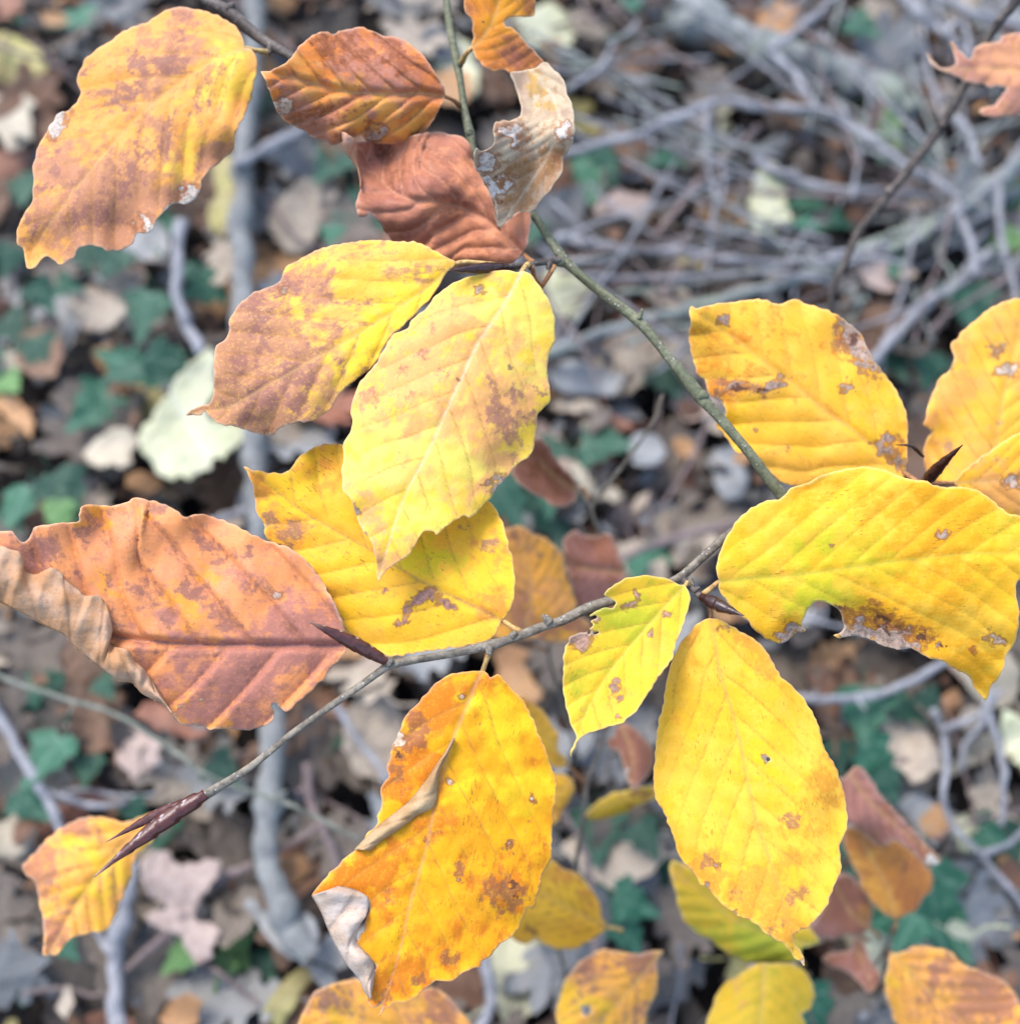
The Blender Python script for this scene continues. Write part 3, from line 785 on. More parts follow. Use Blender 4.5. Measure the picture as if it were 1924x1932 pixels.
leaf(main, L6, [(985, 511), (950, 575), (901, 648), (875, 704), (838, 784), (808, 851), (758, 950), (713, 1096)],
     leaf_mat('beech_bright_yellow', c1=(0.84, 0.64, 0.08), c2=(0.84, 0.66, 0.19), brown=(0.78, 0.45, 0.19), blotch=(0.48, 0.21, 0.14), green=(0.88, 0.73, 0.14), trans=.28, seed=7, speck=.35, midc=(.86, .70, .42), mid_amt=.75, vein_amt=.6),
     'large bright yellow leaf at the centre with rosy brown patches', d0=.310, d1=.294, tilt=-.003, cup=-.006, pleat=.0009, nv=9, ang=46, wave=.0016, seed=7,
     bumps=[(713, 1090, 40, -.003), (830, 1000, 40, .002), (660, 930, 40, .002), (960, 880, 40, -.003)],
     brown=[(860, 640, 130, .8), (760, 740, 110, .8), (960, 780, 70, 1), (910, 880, 60, .8), (720, 1050, 60, .8), (690, 980, 50, .7), (820, 790, 80, .6), (1000, 660, 60, .5), (920, 540, 60, .6)],
     blotch=[(940, 780, 28, .95, 1.4, 80), (965, 810, 24, .8), (700, 750, 24, .8), (800, 665, 15, .7), (760, 700, 16, .5), (960, 745, 20, .7), (1005, 790, 18, .8), (690, 770, 18, .7), (830, 700, 16, .5), (1020, 740, 15, .6), (930, 720, 12, .7), (815, 620, 14, .6), (970, 860, 18, .5), (770, 745, 14, .55)],
     pale=[(906, 546, 10, .9, 1.4, -30), (940, 912, 16, 1, 1.4, -55), (670, 962, 8, .95, 2, 60), (690, 1011, 6, .9), (864, 716, 5, .7), (962, 694, 4, .8), (1035, 700, 7, .7)],
     green=[(980, 600, 70, 1), (1000, 690, 50, .8), (690, 830, 60, 1), (830, 880, 90, 1), (780, 950, 80, .8)],  # green slot here: paler yellow areas, with highlights painted into the colour
     petiole=[(990, 503, .313), (996, 499, .320)], pet_mat=M_PET)

# -- yellow leaf underneath
L7 = [(460, 881), (480, 887), (513, 892), (537, 891), (553, 877), (567, 861), (587, 847), (617, 837), (641, 838), (700, 846), (800, 878), (880, 920), (922, 944), (938, 967), (951, 991), (958, 1021), (966, 1054), (971, 1084), (970, 1121), (961, 1154), (948, 1171), (938, 1191),
      (925, 1207), (891, 1217), (841, 1224), (791, 1231), (738, 1239), (715, 1230), (685, 1214), (655, 1190), (630, 1140), (600, 1087), (567, 1051), (533, 1031), (510, 1022), (498, 1007), (500, 994), (493, 981), (483, 961), (480, 937), (477, 917), (467, 894)]
leaf(main, L7, [(948, 1171), (888, 1141), (814, 1107), (768, 1081), (704, 1041), (641, 1005), (567, 962), (513, 920), (462, 883)],
     leaf_mat('beech_golden_yellow', c1=(0.80, 0.53, 0.035), c2=(0.80, 0.49, 0.05), brown=(0.68, 0.33, 0.06), blotch=(0.36, 0.17, 0.10), green=(0.62, 0.50, 0.015), pale=(0.44, 0.27, 0.24), trans=.24, seed=8, speck=.9, vein=(.36, .2, .05), vein_amt=.6, midc=(.36, .2, .08), mid_amt=.75),
     'golden yellow leaf under the central one, marked by a brown scar', d0=.306, d1=.318, tilt=.002, cup=-.003, pleat=.0015, nv=7, ang=44, wave=.0016, seed=8,
     bumps=[(465, 890, 40, .006), (570, 870, 30, .004)],
     brown=[(480, 930, 50, .9), (540, 1000, 40, .7), (940, 1040, 40, .6), (930, 1130, 40, .6), (590, 870, 40, .6)],
     blotch=[(512, 978, 17, .9), (545, 1012, 22, .85, 1.6, -10), (920, 1035, 14, .8, 1.8, -40), (885, 990, 20, .5)],
     pale=[(788, 1132, 9, 1, 2.2, -35), (815, 1122, 11, 1, 1.7, 25), (842, 1140, 8, 1, 3, 28), (768, 1150, 8, .95, 1.8, 100), (757, 1174, 8, .9, 1.8, -20), (726, 1115, 5, .9)],
     green=[(810, 1060, 60, 1), (560, 900, 60, .6), (770, 1050, 50, .9), (850, 1080, 40, .7)],
     petiole=[(966, 1183, .3035), (983, 1193, .3035)], pet_mat=M_PET)

# -- large pinkish brown leaf with the rolled edge, left
L8 = [(653, 1228), (652, 1205), (645, 1172), (620, 1117), (600, 1087), (573, 1054), (547, 1034), (520, 1026), (500, 1019), (467, 1004), (443, 991), (420, 981), (393, 972), (373, 969), (350, 974), (333, 964), (310, 952), (283, 944), (253, 939), (240, 947), (213, 954), (173, 952),
      (154, 955), (149, 967), (146, 984), (110, 987), (80, 991), (65, 996), (58, 1011), (43, 1025), (30, 1010), (20, 1001), (0, 1003), (-40, 1000), (-70, 1040), (-50, 1110), (0, 1136), (50, 1161), (90, 1184), (120, 1197), (147, 1227), (173, 1247), (200, 1267), (227, 1285), (250, 1289),
      (267, 1308), (290, 1320), (310, 1329), (323, 1345), (337, 1361), (350, 1370), (370, 1367), (397, 1376), (430, 1376), (473, 1377), (500, 1371), (515, 1357), (518, 1340), (512, 1333), (522, 1327), (530, 1338), (543, 1342), (567, 1321), (587, 1305), (600, 1288), (610, 1284), (623, 1261),
      (640, 1245)]
l8 = leaf(main, L8, [(652, 1219), (580, 1218), (493, 1217), (367, 1216), (300, 1211), (213, 1200), (120, 1160), (-50, 1070)],
     leaf_mat('beech_pink_brown', c1=(0.62, 0.275, 0.115), c2=(0.58, 0.26, 0.135), brown=(0.47, 0.20, 0.125), blotch=(0.30, 0.13, 0.09), green=(0.70, 0.28, 0.025), vein=(0.30, 0.12, 0.04), vein_amt=.55, midc=(.19, .12, .13), mid_amt=.7, trans=.12, seed=9, speck=.2, auto=.14, rough=.46),
     'largest brown leaf, pinkish with deep side veins and a rolled edge', d0=.306, d1=.296, tilt=.002, cup=-.004, pleat=.0048, saw=.8, nv=7, ang=52, wave=.0018, seed=9, step=4.4,
     bumps=[(450, 1370, 60, -.003), (150, 960, 40, .003)],
     brown=[(470, 1290, 150, 1), (590, 1200, 90, .8), (350, 1300, 90, .8), (80, 1040, 40, .8), (500, 1130, 60, .5), (430, 1180, 60, .6)],
     blotch=tl('10', [(230, 1190, 60, .95, 1.4, 60), (880, 970, 60, .8), (460, 1090, 50, .7), (700, 1120, 35, .5), (1180, 1150, 60, .75, 1.5, 45), (1250, 1240, 50, .7), (1400, 1200, 45, .85, 1.5, 90), (1080, 1420, 70, .9), (790, 1430, 85, .8, 1.4, 45), (940, 1550, 60, .9),
                      (1270, 1580, 85, .95), (1060, 1620, 60, .7), (630, 1370, 50, .7), (1640, 1620, 70, .6), (1400, 1420, 60, .6), (1690, 1330, 50, .6), (850, 1300, 35, .6), (440, 1330, 40, .8), (900, 1740, 60, .6), (1240, 1790, 60, .5), (650, 1600, 70, .7), (1400, 1850, 90, .4)]),
     green=tl('10', [(560, 980, 120, 1), (1050, 1500, 100, .9, 2.2, 42), (600, 1380, 80, .8, 2.2, 42), (850, 1000, 90, .7), (1180, 1340, 70, .8, 2.2, 42), (1230, 1680, 60, .7), (350, 1220, 100, .5), (1350, 1110, 80, .5)]) + tl('20', [(1000, 180, 120, .9), (1200, 250, 100, .7)]),
     pale=tl('10', [(955, 1620, 15, .8), (1570, 1440, 24, .8, 2, 30)]) + [(340, 1333, 6, 1), (379, 1320, 4, .9), (516, 1336, 8, .8)])
ruled(l8, [(-60, 1105), (0, 1136), (50, 1161), (90, 1184), (120, 1197), (147, 1227), (173, 1247), (200, 1267), (227, 1285), (250, 1289), (267, 1308), (292, 1321), (310, 1330), (323, 1346)],
      [(-60, 1015), (0, 1029), (20, 1037), (37, 1041), (45, 1057), (47, 1077), (67, 1084), (83, 1077), (100, 1071), (117, 1081), (123, 1094), (147, 1111), (160, 1124), (187, 1124), (200, 1141), (208, 1164), (212, 1191), (205, 1211), (217, 1221), (243, 1227), (253, 1247), (270, 1261), (287, 1285),
       (294, 1297), (307, 1318), (326, 1346)],
      o_depth[l8.name], lambda q: o_depth[l8.name](q) - .0022, .0042, paper_mat('rolled_underside', (0.44, 0.235, 0.115), (0.48, 0.31, 0.20), (0.28, 0.125, 0.055), scale=200, seed=4), 'rolled_edge',
      'pale papery underside rolled over the blade', n=170, m=22, wav=.0009, seed=4)

# -- orange yellow leaf, bottom centre
L9 = [(910, 1266), (890, 1267), (875, 1267), (848, 1274), (828, 1285), (808, 1305), (788, 1328), (765, 1351), (758, 1371), (745, 1398), (738, 1415), (736, 1428), (730, 1448), (733, 1465), (718, 1488), (721, 1515), (713, 1541), (711, 1556), (690, 1578), (671, 1602), (641, 1628), (613, 1658),
      (591, 1685), (592, 1698), (610, 1705), (640, 1700), (680, 1690), (698, 1702), (692, 1730), (686, 1752), (678, 1768), (672, 1785), (690, 1800), (708, 1822), (704, 1840), (696, 1862), (692, 1885), (703, 1902), (722, 1893), (714, 1919), (724, 1906), (734, 1900), (741, 1893), (765, 1891), (785, 1881),
      (808, 1861), (828, 1851), (855, 1851), (875, 1835), (905, 1825), (908, 1815), (925, 1805), (935, 1791), (961, 1771), (978, 1751), (989, 1728), (994, 1712), (1005, 1715), (1011, 1701), (1020, 1671), (1025, 1648), (1040, 1621), (1041, 1588), (1043, 1555), (1045, 1521), (1050, 1481), (1038, 1438),
      (1018, 1388), (1001, 1348), (981, 1315), (955, 1288), (941, 1272), (932, 1275), (924, 1279), (918, 1270)]
l9 = leaf(main, L9, [(910, 1267), (898, 1288), (881, 1331), (858, 1385), (838, 1448), (821, 1515), (805, 1595), (788, 1655), (771, 1715), (750, 1810), (715, 1915)],
     leaf_mat('beech_orange_yellow', c1=(0.80, 0.45, 0.012), c2=(0.76, 0.37, 0.012), brown=(0.62, 0.22, 0.02), blotch=(0.36, 0.13, 0.05), green=(0.84, 0.58, 0.02), pale=(.68, .58, .48), trans=.25, seed=10, speck=.8, midc=(.66, .36, .16), mid_amt=.7),
     'orange yellow leaf at bottom centre with a rolled brown flap', d0=.304, d1=.290, tilt=-.003, cup=-.006, pleat=.0010, nv=8, ang=42, wave=.0018, seed=10, step=4.2,
     bumps=[(610, 1690, 40, .003), (700, 1890, 50, -.003)],
     brown=[(770, 1400, 70, 1), (740, 1480, 60, 1), (810, 1330, 60, .9), (790, 1450, 50, .7), (640, 1650, 70, 1), (700, 1640, 70, .9), (900, 1300, 40, .7), (720, 1870, 60, .9), (790, 1830, 60, .7), (960, 1680, 50, .7), (820, 1560, 40, .6), (880, 1640, 30, .6), (1005, 1600, 40, .5), (900, 1780, 60, .4), (1000, 1440, 30, .4)],
     blotch=[(785, 1370, 24, .9, 1.4, 80), (775, 1400, 24, .9), (738, 1440, 18, .7), (755, 1475, 16, .8), (768, 1490, 14, .7), (960, 1595, 11, .9), (866, 1640, 11, .9, 1.7, 70), (845, 1805, 16, .9), (735, 1695, 18, .6), (785, 1855, 18, .8), (730, 1880, 26, .8), (925, 1680, 24, .9, 1.4, 70), (1005, 1508, 10, .9), (958, 1690, 30, .9), (940, 1720, 16, .7), (880, 1290, 14, .5), (812, 1580, 15, .6), (745, 1860, 14, .6)],
     dark=[(968, 1668, 9, .9), (972, 1690, 10, .9), (868, 1662, 5, .8), (753, 1427, 8, .9)],
     pale=[(752, 1398, 13, 1, 1.6, -60), (950, 1670, 12, .48), (866, 1660, 5, .7), (960, 1592, 4, .8), (848, 1474, 6, .9, 1.6, 40), (906, 1366, 4, .6), (870, 1315, 6, .7, 1.5), (1004, 1506, 5, .8)],
     green=[(960, 1400, 90, 1), (900, 1480, 60, .9), (980, 1480, 60, .8), (930, 1340, 60, 1)],
     petiole=[(916, 1250, .3035), (922, 1232, .3025)], pet_mat=M_PET)
d9 = o_depth[l9.name]
ruled(l9, tl('21', [(640, 310), (590, 400), (540, 470), (500, 535), (470, 575), (425, 632), (370, 690), (300, 745), (200, 825), (120, 905), (82, 945)]), tl('21', [(650, 315), (608, 410), (572, 480), (556, 560), (552, 620), (545, 670), (520, 712), (440, 752), (335, 832), (235, 898), (168, 950)]), lambda q: d9(q) - .0004, lambda q: d9(q) - .0009, .0028,
      paper_mat('rolled_flap_skin', (0.36, 0.225, 0.11), (0.44, 0.32, 0.18), (0.26, 0.11, 0.04), seed=6), 'rolled_flap', 'tube of brown dead blade rolled up along the vein', n=60, m=14, wav=.0004)
ruled(l9, [(588, 1690), (606, 1722), (618, 1752), (630, 1778), (652, 1818), (676, 1846), (688, 1872), (700, 1886)], [(640, 1672), (672, 1680), (694, 1696), (692, 1726), (680, 1744), (672, 1772), (690, 1800), (708, 1822), (706, 1846), (700, 1880)], lambda q: np.full(len(q), .2925), lambda q: d9(q) - .0010, .0035,
      paper_mat('white_curl_skin', (0.46, 0.34, 0.25), (0.56, 0.46, 0.38), (0.24, 0.13, 0.07), seed=7), 'withered_edge', 'whitish withered edge curling at the lower left', n=90, m=16, wav=.0011, seed=2)

# -- small green yellow leaf hanging over the twig
L10 = [(1292, 1104), (1282, 1103), (1258, 1092), (1228, 1087), (1201, 1087), (1175, 1094), (1155, 1107), (1141, 1121), (1148, 1128), (1162, 1137), (1155, 1147), (1141, 1147), (1118, 1156), (1112, 1163), (1124, 1160), (1126, 1166), (1114, 1172), (1118, 1181), (1108, 1190), (1090, 1196), (1075, 1204), (1071, 1212),
       (1063, 1231), (1063, 1261), (1061, 1288), (1065, 1321), (1071, 1348), (1078, 1371), (1087, 1388), (1085, 1400), (1079, 1412), (1075, 1430), (1084, 1412), (1091, 1396), (1101, 1388), (1118, 1381), (1161, 1368), (1181, 1358), (1208, 1331), (1231, 1295), (1238, 1284), (1265, 1247), (1275, 1214), (1289, 1177),
       (1301, 1141), (1301, 1122)]
leaf(main, L10, [(1292, 1105), (1250, 1150), (1208, 1198), (1155, 1262), (1118, 1320), (1091, 1390), (1076, 1428)],
     leaf_mat('beech_green_yellow', c1=(0.68, 0.53, 0.04), c2=(0.76, 0.54, 0.04), brown=(0.78, 0.47, 0.06), blotch=(0.40, 0.22, 0.10), green=(0.40, 0.42, 0.025), pale=(.52, .36, .30), trans=.25, seed=12, speck=.8, midc=(.72, .60, .14), mid_amt=.5),
     'smallest leaf, green and yellow with nibbled holes', d0=.302, d1=.288, tilt=.002, cup=.004, pleat=.0010, nv=7, ang=40, wave=.0014, seed=12, step=3.4, veinw=.8,
     bumps=[(1080, 1410, 20, .002)], holes=[tl('11', [(1398, 1640), (1408, 1628), (1420, 1636), (1418, 1655), (1402, 1662)]), tl('11', [(1432, 1650), (1460, 1640), (1466, 1652), (1440, 1660)])],
     brown=[(1240, 1210, 40, 1), (1250, 1250, 30, .7), (1150, 1330, 50, .6)], blotch=[(1255, 1160, 9, .7), (1100, 1340, 9, .4)],
     green=[(1180, 1160, 60, 1, 1.6, -20), (1085, 1280, 40, .8), (1130, 1260, 50, .7), (1290, 1130, 30, .9), (1110, 1310, 40, .6), (1210, 1280, 40, .4)],
     pale=[(1094, 1206, 18, .9, 1.7, -12), (1190, 1140, 7, .9, 2.6, -20), (1200, 1122, 6, .8, 2.2, 75), (1258, 1160, 6, .8, 1.4, -40), (1228, 1196, 5, .9, 2, 100), (1160, 1296, 9, .9, 2.2, 95), (1170, 1318, 7, .9), (1166, 1352, 6, .9), (1124, 1170, 7, .8)],
     petiole=[(1296, 1098, .304), (1298, 1102, .306)], pet_mat=M_PET, pet_r=.0005)

# -- yellow leaf hanging at the lower right
L11 = [(1341, 1167), (1330, 1169), (1316, 1177), (1303, 1191), (1283, 1214), (1271, 1241), (1261, 1267), (1255, 1295), (1251, 1328), (1240, 1371), (1236, 1421), (1233, 1471), (1236, 1505), (1251, 1531), (1265, 1565), (1275, 1595), (1283, 1620), (1303, 1641), (1319, 1664), (1320, 1672), (1328, 1671), (1343, 1685),
       (1366, 1711), (1393, 1728), (1423, 1741), (1443, 1761), (1469, 1775), (1483, 1785), (1493, 1801), (1506, 1813), (1518, 1823), (1513, 1801), (1501, 1781), (1495, 1765), (1509, 1756), (1523, 1751), (1539, 1735), (1559, 1711), (1562, 1705), (1569, 1685), (1579, 1658), (1583, 1652), (1586, 1645), (1586, 1621), (1583, 1598),
       (1591, 1581), (1598, 1555), (1596, 1515), (1586, 1475), (1573, 1441), (1556, 1415), (1546, 1378), (1533, 1345), (1513, 1315), (1486, 1288), (1469, 1271), (1449, 1234), (1429, 1211), (1399, 1191), (1369, 1174), (1352, 1168)]
leaf(main, L11, [(1341, 1168), (1349, 1211), (1359, 1277), (1376, 1325), (1396, 1405), (1416, 1501), (1433, 1571), (1463, 1655), (1486, 1735), (1517, 1822)],
     leaf_mat('beech_clear_yellow', c1=(0.82, 0.56, 0.07), c2=(0.80, 0.53, 0.035), brown=(0.74, 0.38, 0.05), blotch=(0.42, 0.19, 0.08), green=(0.60, 0.50, 0.012), trans=.26, seed=13, speck=.75, midc=(.52, .30, .10), mid_amt=.6, vein_amt=.62),
     'clear yellow leaf hanging at lower right with one tiny round hole', d0=.304, d1=.290, tilt=.003, cup=-.006, pleat=.0010, nv=8, ang=36, wave=.0016, seed=13, step=4.2,
     bumps=[(1510, 1810, 40, -.004), (1590, 1530, 40, -.002)], holes=[[(1449 + 4.5 * math.cos(a), 1433 + 4.5 * math.sin(a)) for a in (0, 1, 2, 3, 4, 5)]],
     brown=[(1330, 1645, 40, 1), (1440, 1720, 70, .9), (1490, 1760, 40, 1), (1560, 1490, 50, .6), (1500, 1600, 60, .6), (1420, 1200, 40, .9), (1300, 1215, 30, .6), (1450, 1250, 25, .8), (1520, 1680, 40, .5), (1570, 1460, 40, .6)],
     blotch=[(1335, 1625, 15, .9), (1495, 1548, 15, 1), (1505, 1690, 20, .75), (1390, 1690, 14, .6), (1375, 1182, 10, .8), (1430, 1206, 13, .8), (1466, 1748, 18, .6), (1400, 1690, 10, .6), (1456, 1246, 8, .7)],
     pale=[(1444, 1430, 8, .95), (1352, 1630, 9, .8), (1333, 1671, 7, .8), (1385, 1720, 6, .7), (1513, 1815, 7, .7), (1356, 1183, 6, .6)], dark=[(1360, 1631, 4, .9), (1356, 1184, 5, .7)], green=[(1430, 1425, 22, .8, 2, 40), (1465, 1460, 28, .8, 2, 40), (1240, 1450, 30, .4), (1440, 1570, 30, .4)],
     petiole=[(1340, 1150, .3035), (1328, 1131, .3035)], pet_mat=M_PETB, pet_r=.0006)

# -- biggest yellow leaf, right edge, with the torn lower margin
L12 = [(1356, 1097), (1351, 1074), (1359, 1041), (1373, 1007), (1399, 974), (1426, 954), (1449, 944), (1473, 941), (1490, 922), (1516, 914), (1536, 904), (1566, 891), (1603, 884), (1636, 881), (1666, 886), (1689, 896), (1716, 904), (1746, 907), (1766, 917), (1803, 919), (1833, 922), (1863, 937), (1883, 954), (1899, 968),
       (1924, 974), (1960, 985), (1990, 1030), (1985, 1070), (1950, 1085), (1925, 1092), (1916, 1103), (1918, 1134), (1923, 1161), (1918, 1194), (1913, 1217), (1899, 1237), (1893, 1261), (1879, 1284), (1871, 1290), (1866, 1308), (1858, 1323), (1846, 1308), (1836, 1295), (1826, 1274), (1799, 1261), (1776, 1247), (1749, 1241),
       (1719, 1224), (1696, 1226), (1673, 1221), (1653, 1211), (1623, 1201), (1605, 1199), (1583, 1204), (1571, 1199), (1590, 1190), (1590, 1168), (1580, 1150), (1563, 1138), (1546, 1134), (1529, 1144), (1519, 1157), (1513, 1177), (1521, 1193), (1499, 1193), (1489, 1207), (1470, 1215), (1443, 1204), (1423, 1187), (1406, 1167),
       (1389, 1157), (1369, 1131), (1356, 1112)]
leaf(main, L12, [(1357, 1098), (1416, 1091), (1483, 1087), (1583, 1074), (1683, 1060), (1816, 1045), (1900, 1045), (1985, 1050)],
     leaf_mat('beech_wide_yellow', c1=(0.78, 0.52, 0.055), c2=(0.76, 0.48, 0.025), brown=(0.74, 0.40, 0.02), blotch=(0.38, 0.13, 0.03), green=(0.46, 0.46, 0.02), pale=(.56, .45, .40), trans=.24, seed=14, speck=.75, vein=(.46, .30, .03), midc=(.42, .42, .06), mid_amt=.65),
     'biggest yellow leaf at the right edge with a torn withered lower margin', d0=.303, d1=.297, tilt=.002, cup=-.005, pleat=.0010, nv=8, ang=34, wave=.0018, seed=14, step=4.6,
     bumps=[(1860, 1300, 60, -.006), (1640, 1200, 50, -.005), (1500, 1200, 30, -.004), (1760, 930, 60, .002)],
     brown=[(1760, 1000, 90, .9, 1.6, -20), (1720, 1190, 80, 1, 1.8, 25), (1520, 920, 50, .6), (1860, 980, 40, .8), (1800, 1250, 60, .8), (1660, 1190, 50, .9), (1490, 1180, 30, .8), (1620, 1165, 40, .8, 2, 20)],
     blotch=[(1690, 1185, 26, 1, 2.2, 30), (1740, 1200, 22, .9), (1600, 1160, 16, .9, 2, 25), (1836, 1228, 9, .9), (1635, 1170, 20, .7, 2, 20), (1490, 1180, 14, .7)], dark=[(1665, 1172, 14, .9, 1.8, 35), (1736, 1202, 13, .9), (1774, 1221, 8, 1), (1584, 1146, 9, .8, 2, 40), (1700, 1190, 12, .7, 1.8, 30)],
     pale=[(1640, 1198, 22, 1, 2.8, 18), (1700, 1212, 22, 1, 1.8, 22), (1485, 1198, 16, 1, 1.6, -55), (1505, 1186, 12, .9), (1590, 1190, 14, .9), (1778, 1008, 8, .9, 1.8, 0), (1569, 1030, 5, .7), (1875, 1205, 13, .9, 1.7, 20), (1770, 1218, 8, .7), (1600, 1196, 14, .9)],
     green=[(1540, 1085, 80, .9, 1.7, -8), (1420, 1090, 60, .6), (1640, 1060, 60, .7, 1.8, -8), (1900, 1000, 50, .7), (1400, 1060, 50, .5), (1660, 1100, 70, .5), (1850, 1040, 90, .5)],
     petiole=[(1343, 1108, .3045), (1327, 1122, .304)], pet_mat=M_PET)

# -- yellow leaf behind the twig, upper right
L13 = [(1301, 580), (1319, 580), (1349, 573), (1383, 570), (1416, 565), (1443, 565), (1459, 572), (1476, 573), (1496, 565), (1523, 573), (1549, 583), (1569, 587), (1596, 607), (1616, 623), (1629, 641), (1646, 674), (1669, 707), (1689, 734), (1704, 764), (1711, 791), (1713, 817), (1711, 831), (1713, 857), (1709, 884), (1700, 910),
       (1660, 925), (1580, 925), (1496, 917), (1479, 911), (1463, 901), (1446, 881), (1426, 861), (1406, 850), (1393, 857), (1378, 838), (1366, 821), (1351, 804), (1356, 790), (1363, 787), (1369, 771), (1353, 754), (1336, 741), (1329, 717), (1316, 707), (1308, 681), (1301, 654), (1299, 641), (1303, 610)]
leaf(main, L13, [(1695, 885), (1650, 845), (1603, 807), (1559, 777), (1483, 714), (1433, 677), (1380, 635), (1303, 582)],
     leaf_mat('beech_warm_yellow', c1=(0.79, 0.49, 0.05), c2=(0.79, 0.50, 0.085), brown=(0.66, 0.28, 0.03), blotch=(0.34, 0.15, 0.085), green=(.78, .47, .015), pale=(.46, .37, .33), trans=.24, seed=15, speck=.35, vein=(.55, .30, .05), midc=(.62, .36, .12)),
     'warm yellow leaf behind the twig with grey withered patches', d0=.337, d1=.334, tilt=.002, cup=-.003, pleat=.0017, nv=7, ang=44, wave=.0014, seed=15,
     bumps=[(1310, 590, 40, .006)],
     brown=[(1350, 740, 36, 1), (1360, 780, 30, 1), (1330, 640, 60, .5), (1590, 630, 40, .7), (1420, 620, 70, .4), (1690, 830, 30, .6)],
     blotch=[(1372, 735, 17, .8, 2.2, 12), (1420, 733, 12, .8, 2.2, 5), (1600, 640, 24, .85, 1.4, 45), (1350, 720, 16, .6), (1480, 850, 14, .45, 1.6, 0)], dark=[(1395, 733, 8, .9, 2.6, 14), (1436, 736, 7, .8, 2, 0), (1610, 640, 13, .8)],
     pale=[(1385, 724, 13, .7, 2, 10), (1458, 728, 11, .9, 2.6, -30), (1366, 603, 12, 1), (1625, 665, 22, .85, 2.4, 52), (1645, 690, 14, .8, 1.8, 60), (1600, 622, 18, .8, 1.6, 45), (1598, 731, 11, .9, 1.5, -40), (1352, 752, 12, .9), (1668, 842, 18, .95, 1.4, 60), (1690, 870, 16, .8, 1.4, 45), (1425, 811, 5, .6), (1690, 826, 12, .6)],
     green=[(1660, 780, 80, .7), (1400, 800, 60, .7), (1550, 700, 90, .5)],
     petiole=[(1712, 896, .335), (1734, 914, .331)], pet_mat=M_PETB)

# -- two leaves cut by the right edge
L14 = [(1803, 641), (1815, 625), (1833, 610), (1866, 583), (1899, 568), (1924, 563), (1990, 575), (2020, 720), (1990, 880), (1930, 915), (1850, 915), (1790, 912), (1763, 911), (1748, 891), (1743, 871), (1743, 841), (1750, 826), (1756, 814), (1741, 801), (1746, 787), (1749, 767), (1763, 737), (1773, 714), (1793, 694), (1799, 671), (1792, 648)]
leaf(main, L14, [(1885, 910), (1880, 840), (1890, 760), (1910, 680), (1935, 570)],
     leaf_mat('beech_soft_yellow', c1=(0.72, 0.45, 0.055), c2=(0.74, 0.44, 0.11), brown=(0.66, 0.36, 0.10), blotch=(0.36, 0.22, 0.12), green=(.66, .48, .05), pale=(.62, .56, .50), trans=.24, seed=16, speck=.2),
     'yellow leaf cut off by the right edge, slightly out of focus', d0=.352, d1=.366, tilt=.002, cup=-.004, nv=7, seed=16, step=5, wave=.002, pleat=.0014,
     brown=[(1790, 740, 50, .9), (1770, 850, 40, .7), (1800, 660, 30, .7)], blotch=[(1890, 660, 16, .8, 1.8, 0), (1875, 800, 14, .6), (1785, 840, 14, .6)], pale=[(1900, 697, 14, .9, 1.6, -20), (1880, 665, 12, .6, 1.6, 0), (1795, 690, 10, .6), (1757, 812, 6, .5)], green=[(1900, 760, 90, .7)],
     petiole=[(1880, 925, .349), (1850, 936, .344)], pet_mat=M_PETB)
L15 = [(1799, 911), (1808, 900), (1816, 890), (1850, 862), (1880, 842), (1905, 826), (1924, 817), (1990, 800), (2030, 880), (2000, 960), (1924, 985), (1895, 985), (1865, 955), (1840, 935), (1815, 925)]
leaf(main, L15, [(1797, 912), (1850, 908), (1910, 905), (2025, 890)],
     leaf_mat('beech_peach_yellow', c1=(0.77, 0.48, 0.04), c2=(0.74, 0.44, 0.08), brown=(0.72, 0.40, 0.13), blotch=(0.40, 0.22, 0.12), pale=(.64, .57, .52), trans=.22, seed=17, speck=.2, midc=(.48, .33, .16)),
     'yellow and peach leaf lying across the lower part of the one at the right edge', d0=.338, d1=.334, tilt=.002, cup=-.004, nv=6, seed=17, step=4.6, wave=.0015,
     brown=[(1880, 945, 60, 1), (1920, 920, 60, 1)], blotch=[(1885, 868, 16, .6, 2, -40)], pale=[(1912, 908, 14, .9, 1.6, -15)], dark=[(1815, 922, 8, .7)],
     petiole=[(1780, 912, .334), (1750, 912, .331)], pet_mat=M_PETB)

# ================================================================== lower shoots between the branch and the ground
def stem_to_ground(pts, gp, r0, r1):
    """a thin stem: picture points with depth, then down to a spot on the ground"""
    P = [unproj([(p[0], p[1])], p[2])[0] for p in pts]
    g = ground([gp], -0.005)[0]
    a = P[-1]
    P.append(a + (g - a) * 0.5 + np.array([0.006, -0.004, 0.0]))
    P.append(g)
    n = len(P)
    return tube(P, [r0 + (r1 - r0) * i / (n - 1) for i in range(n)], 8, 0.12, int(pts[0][0]))

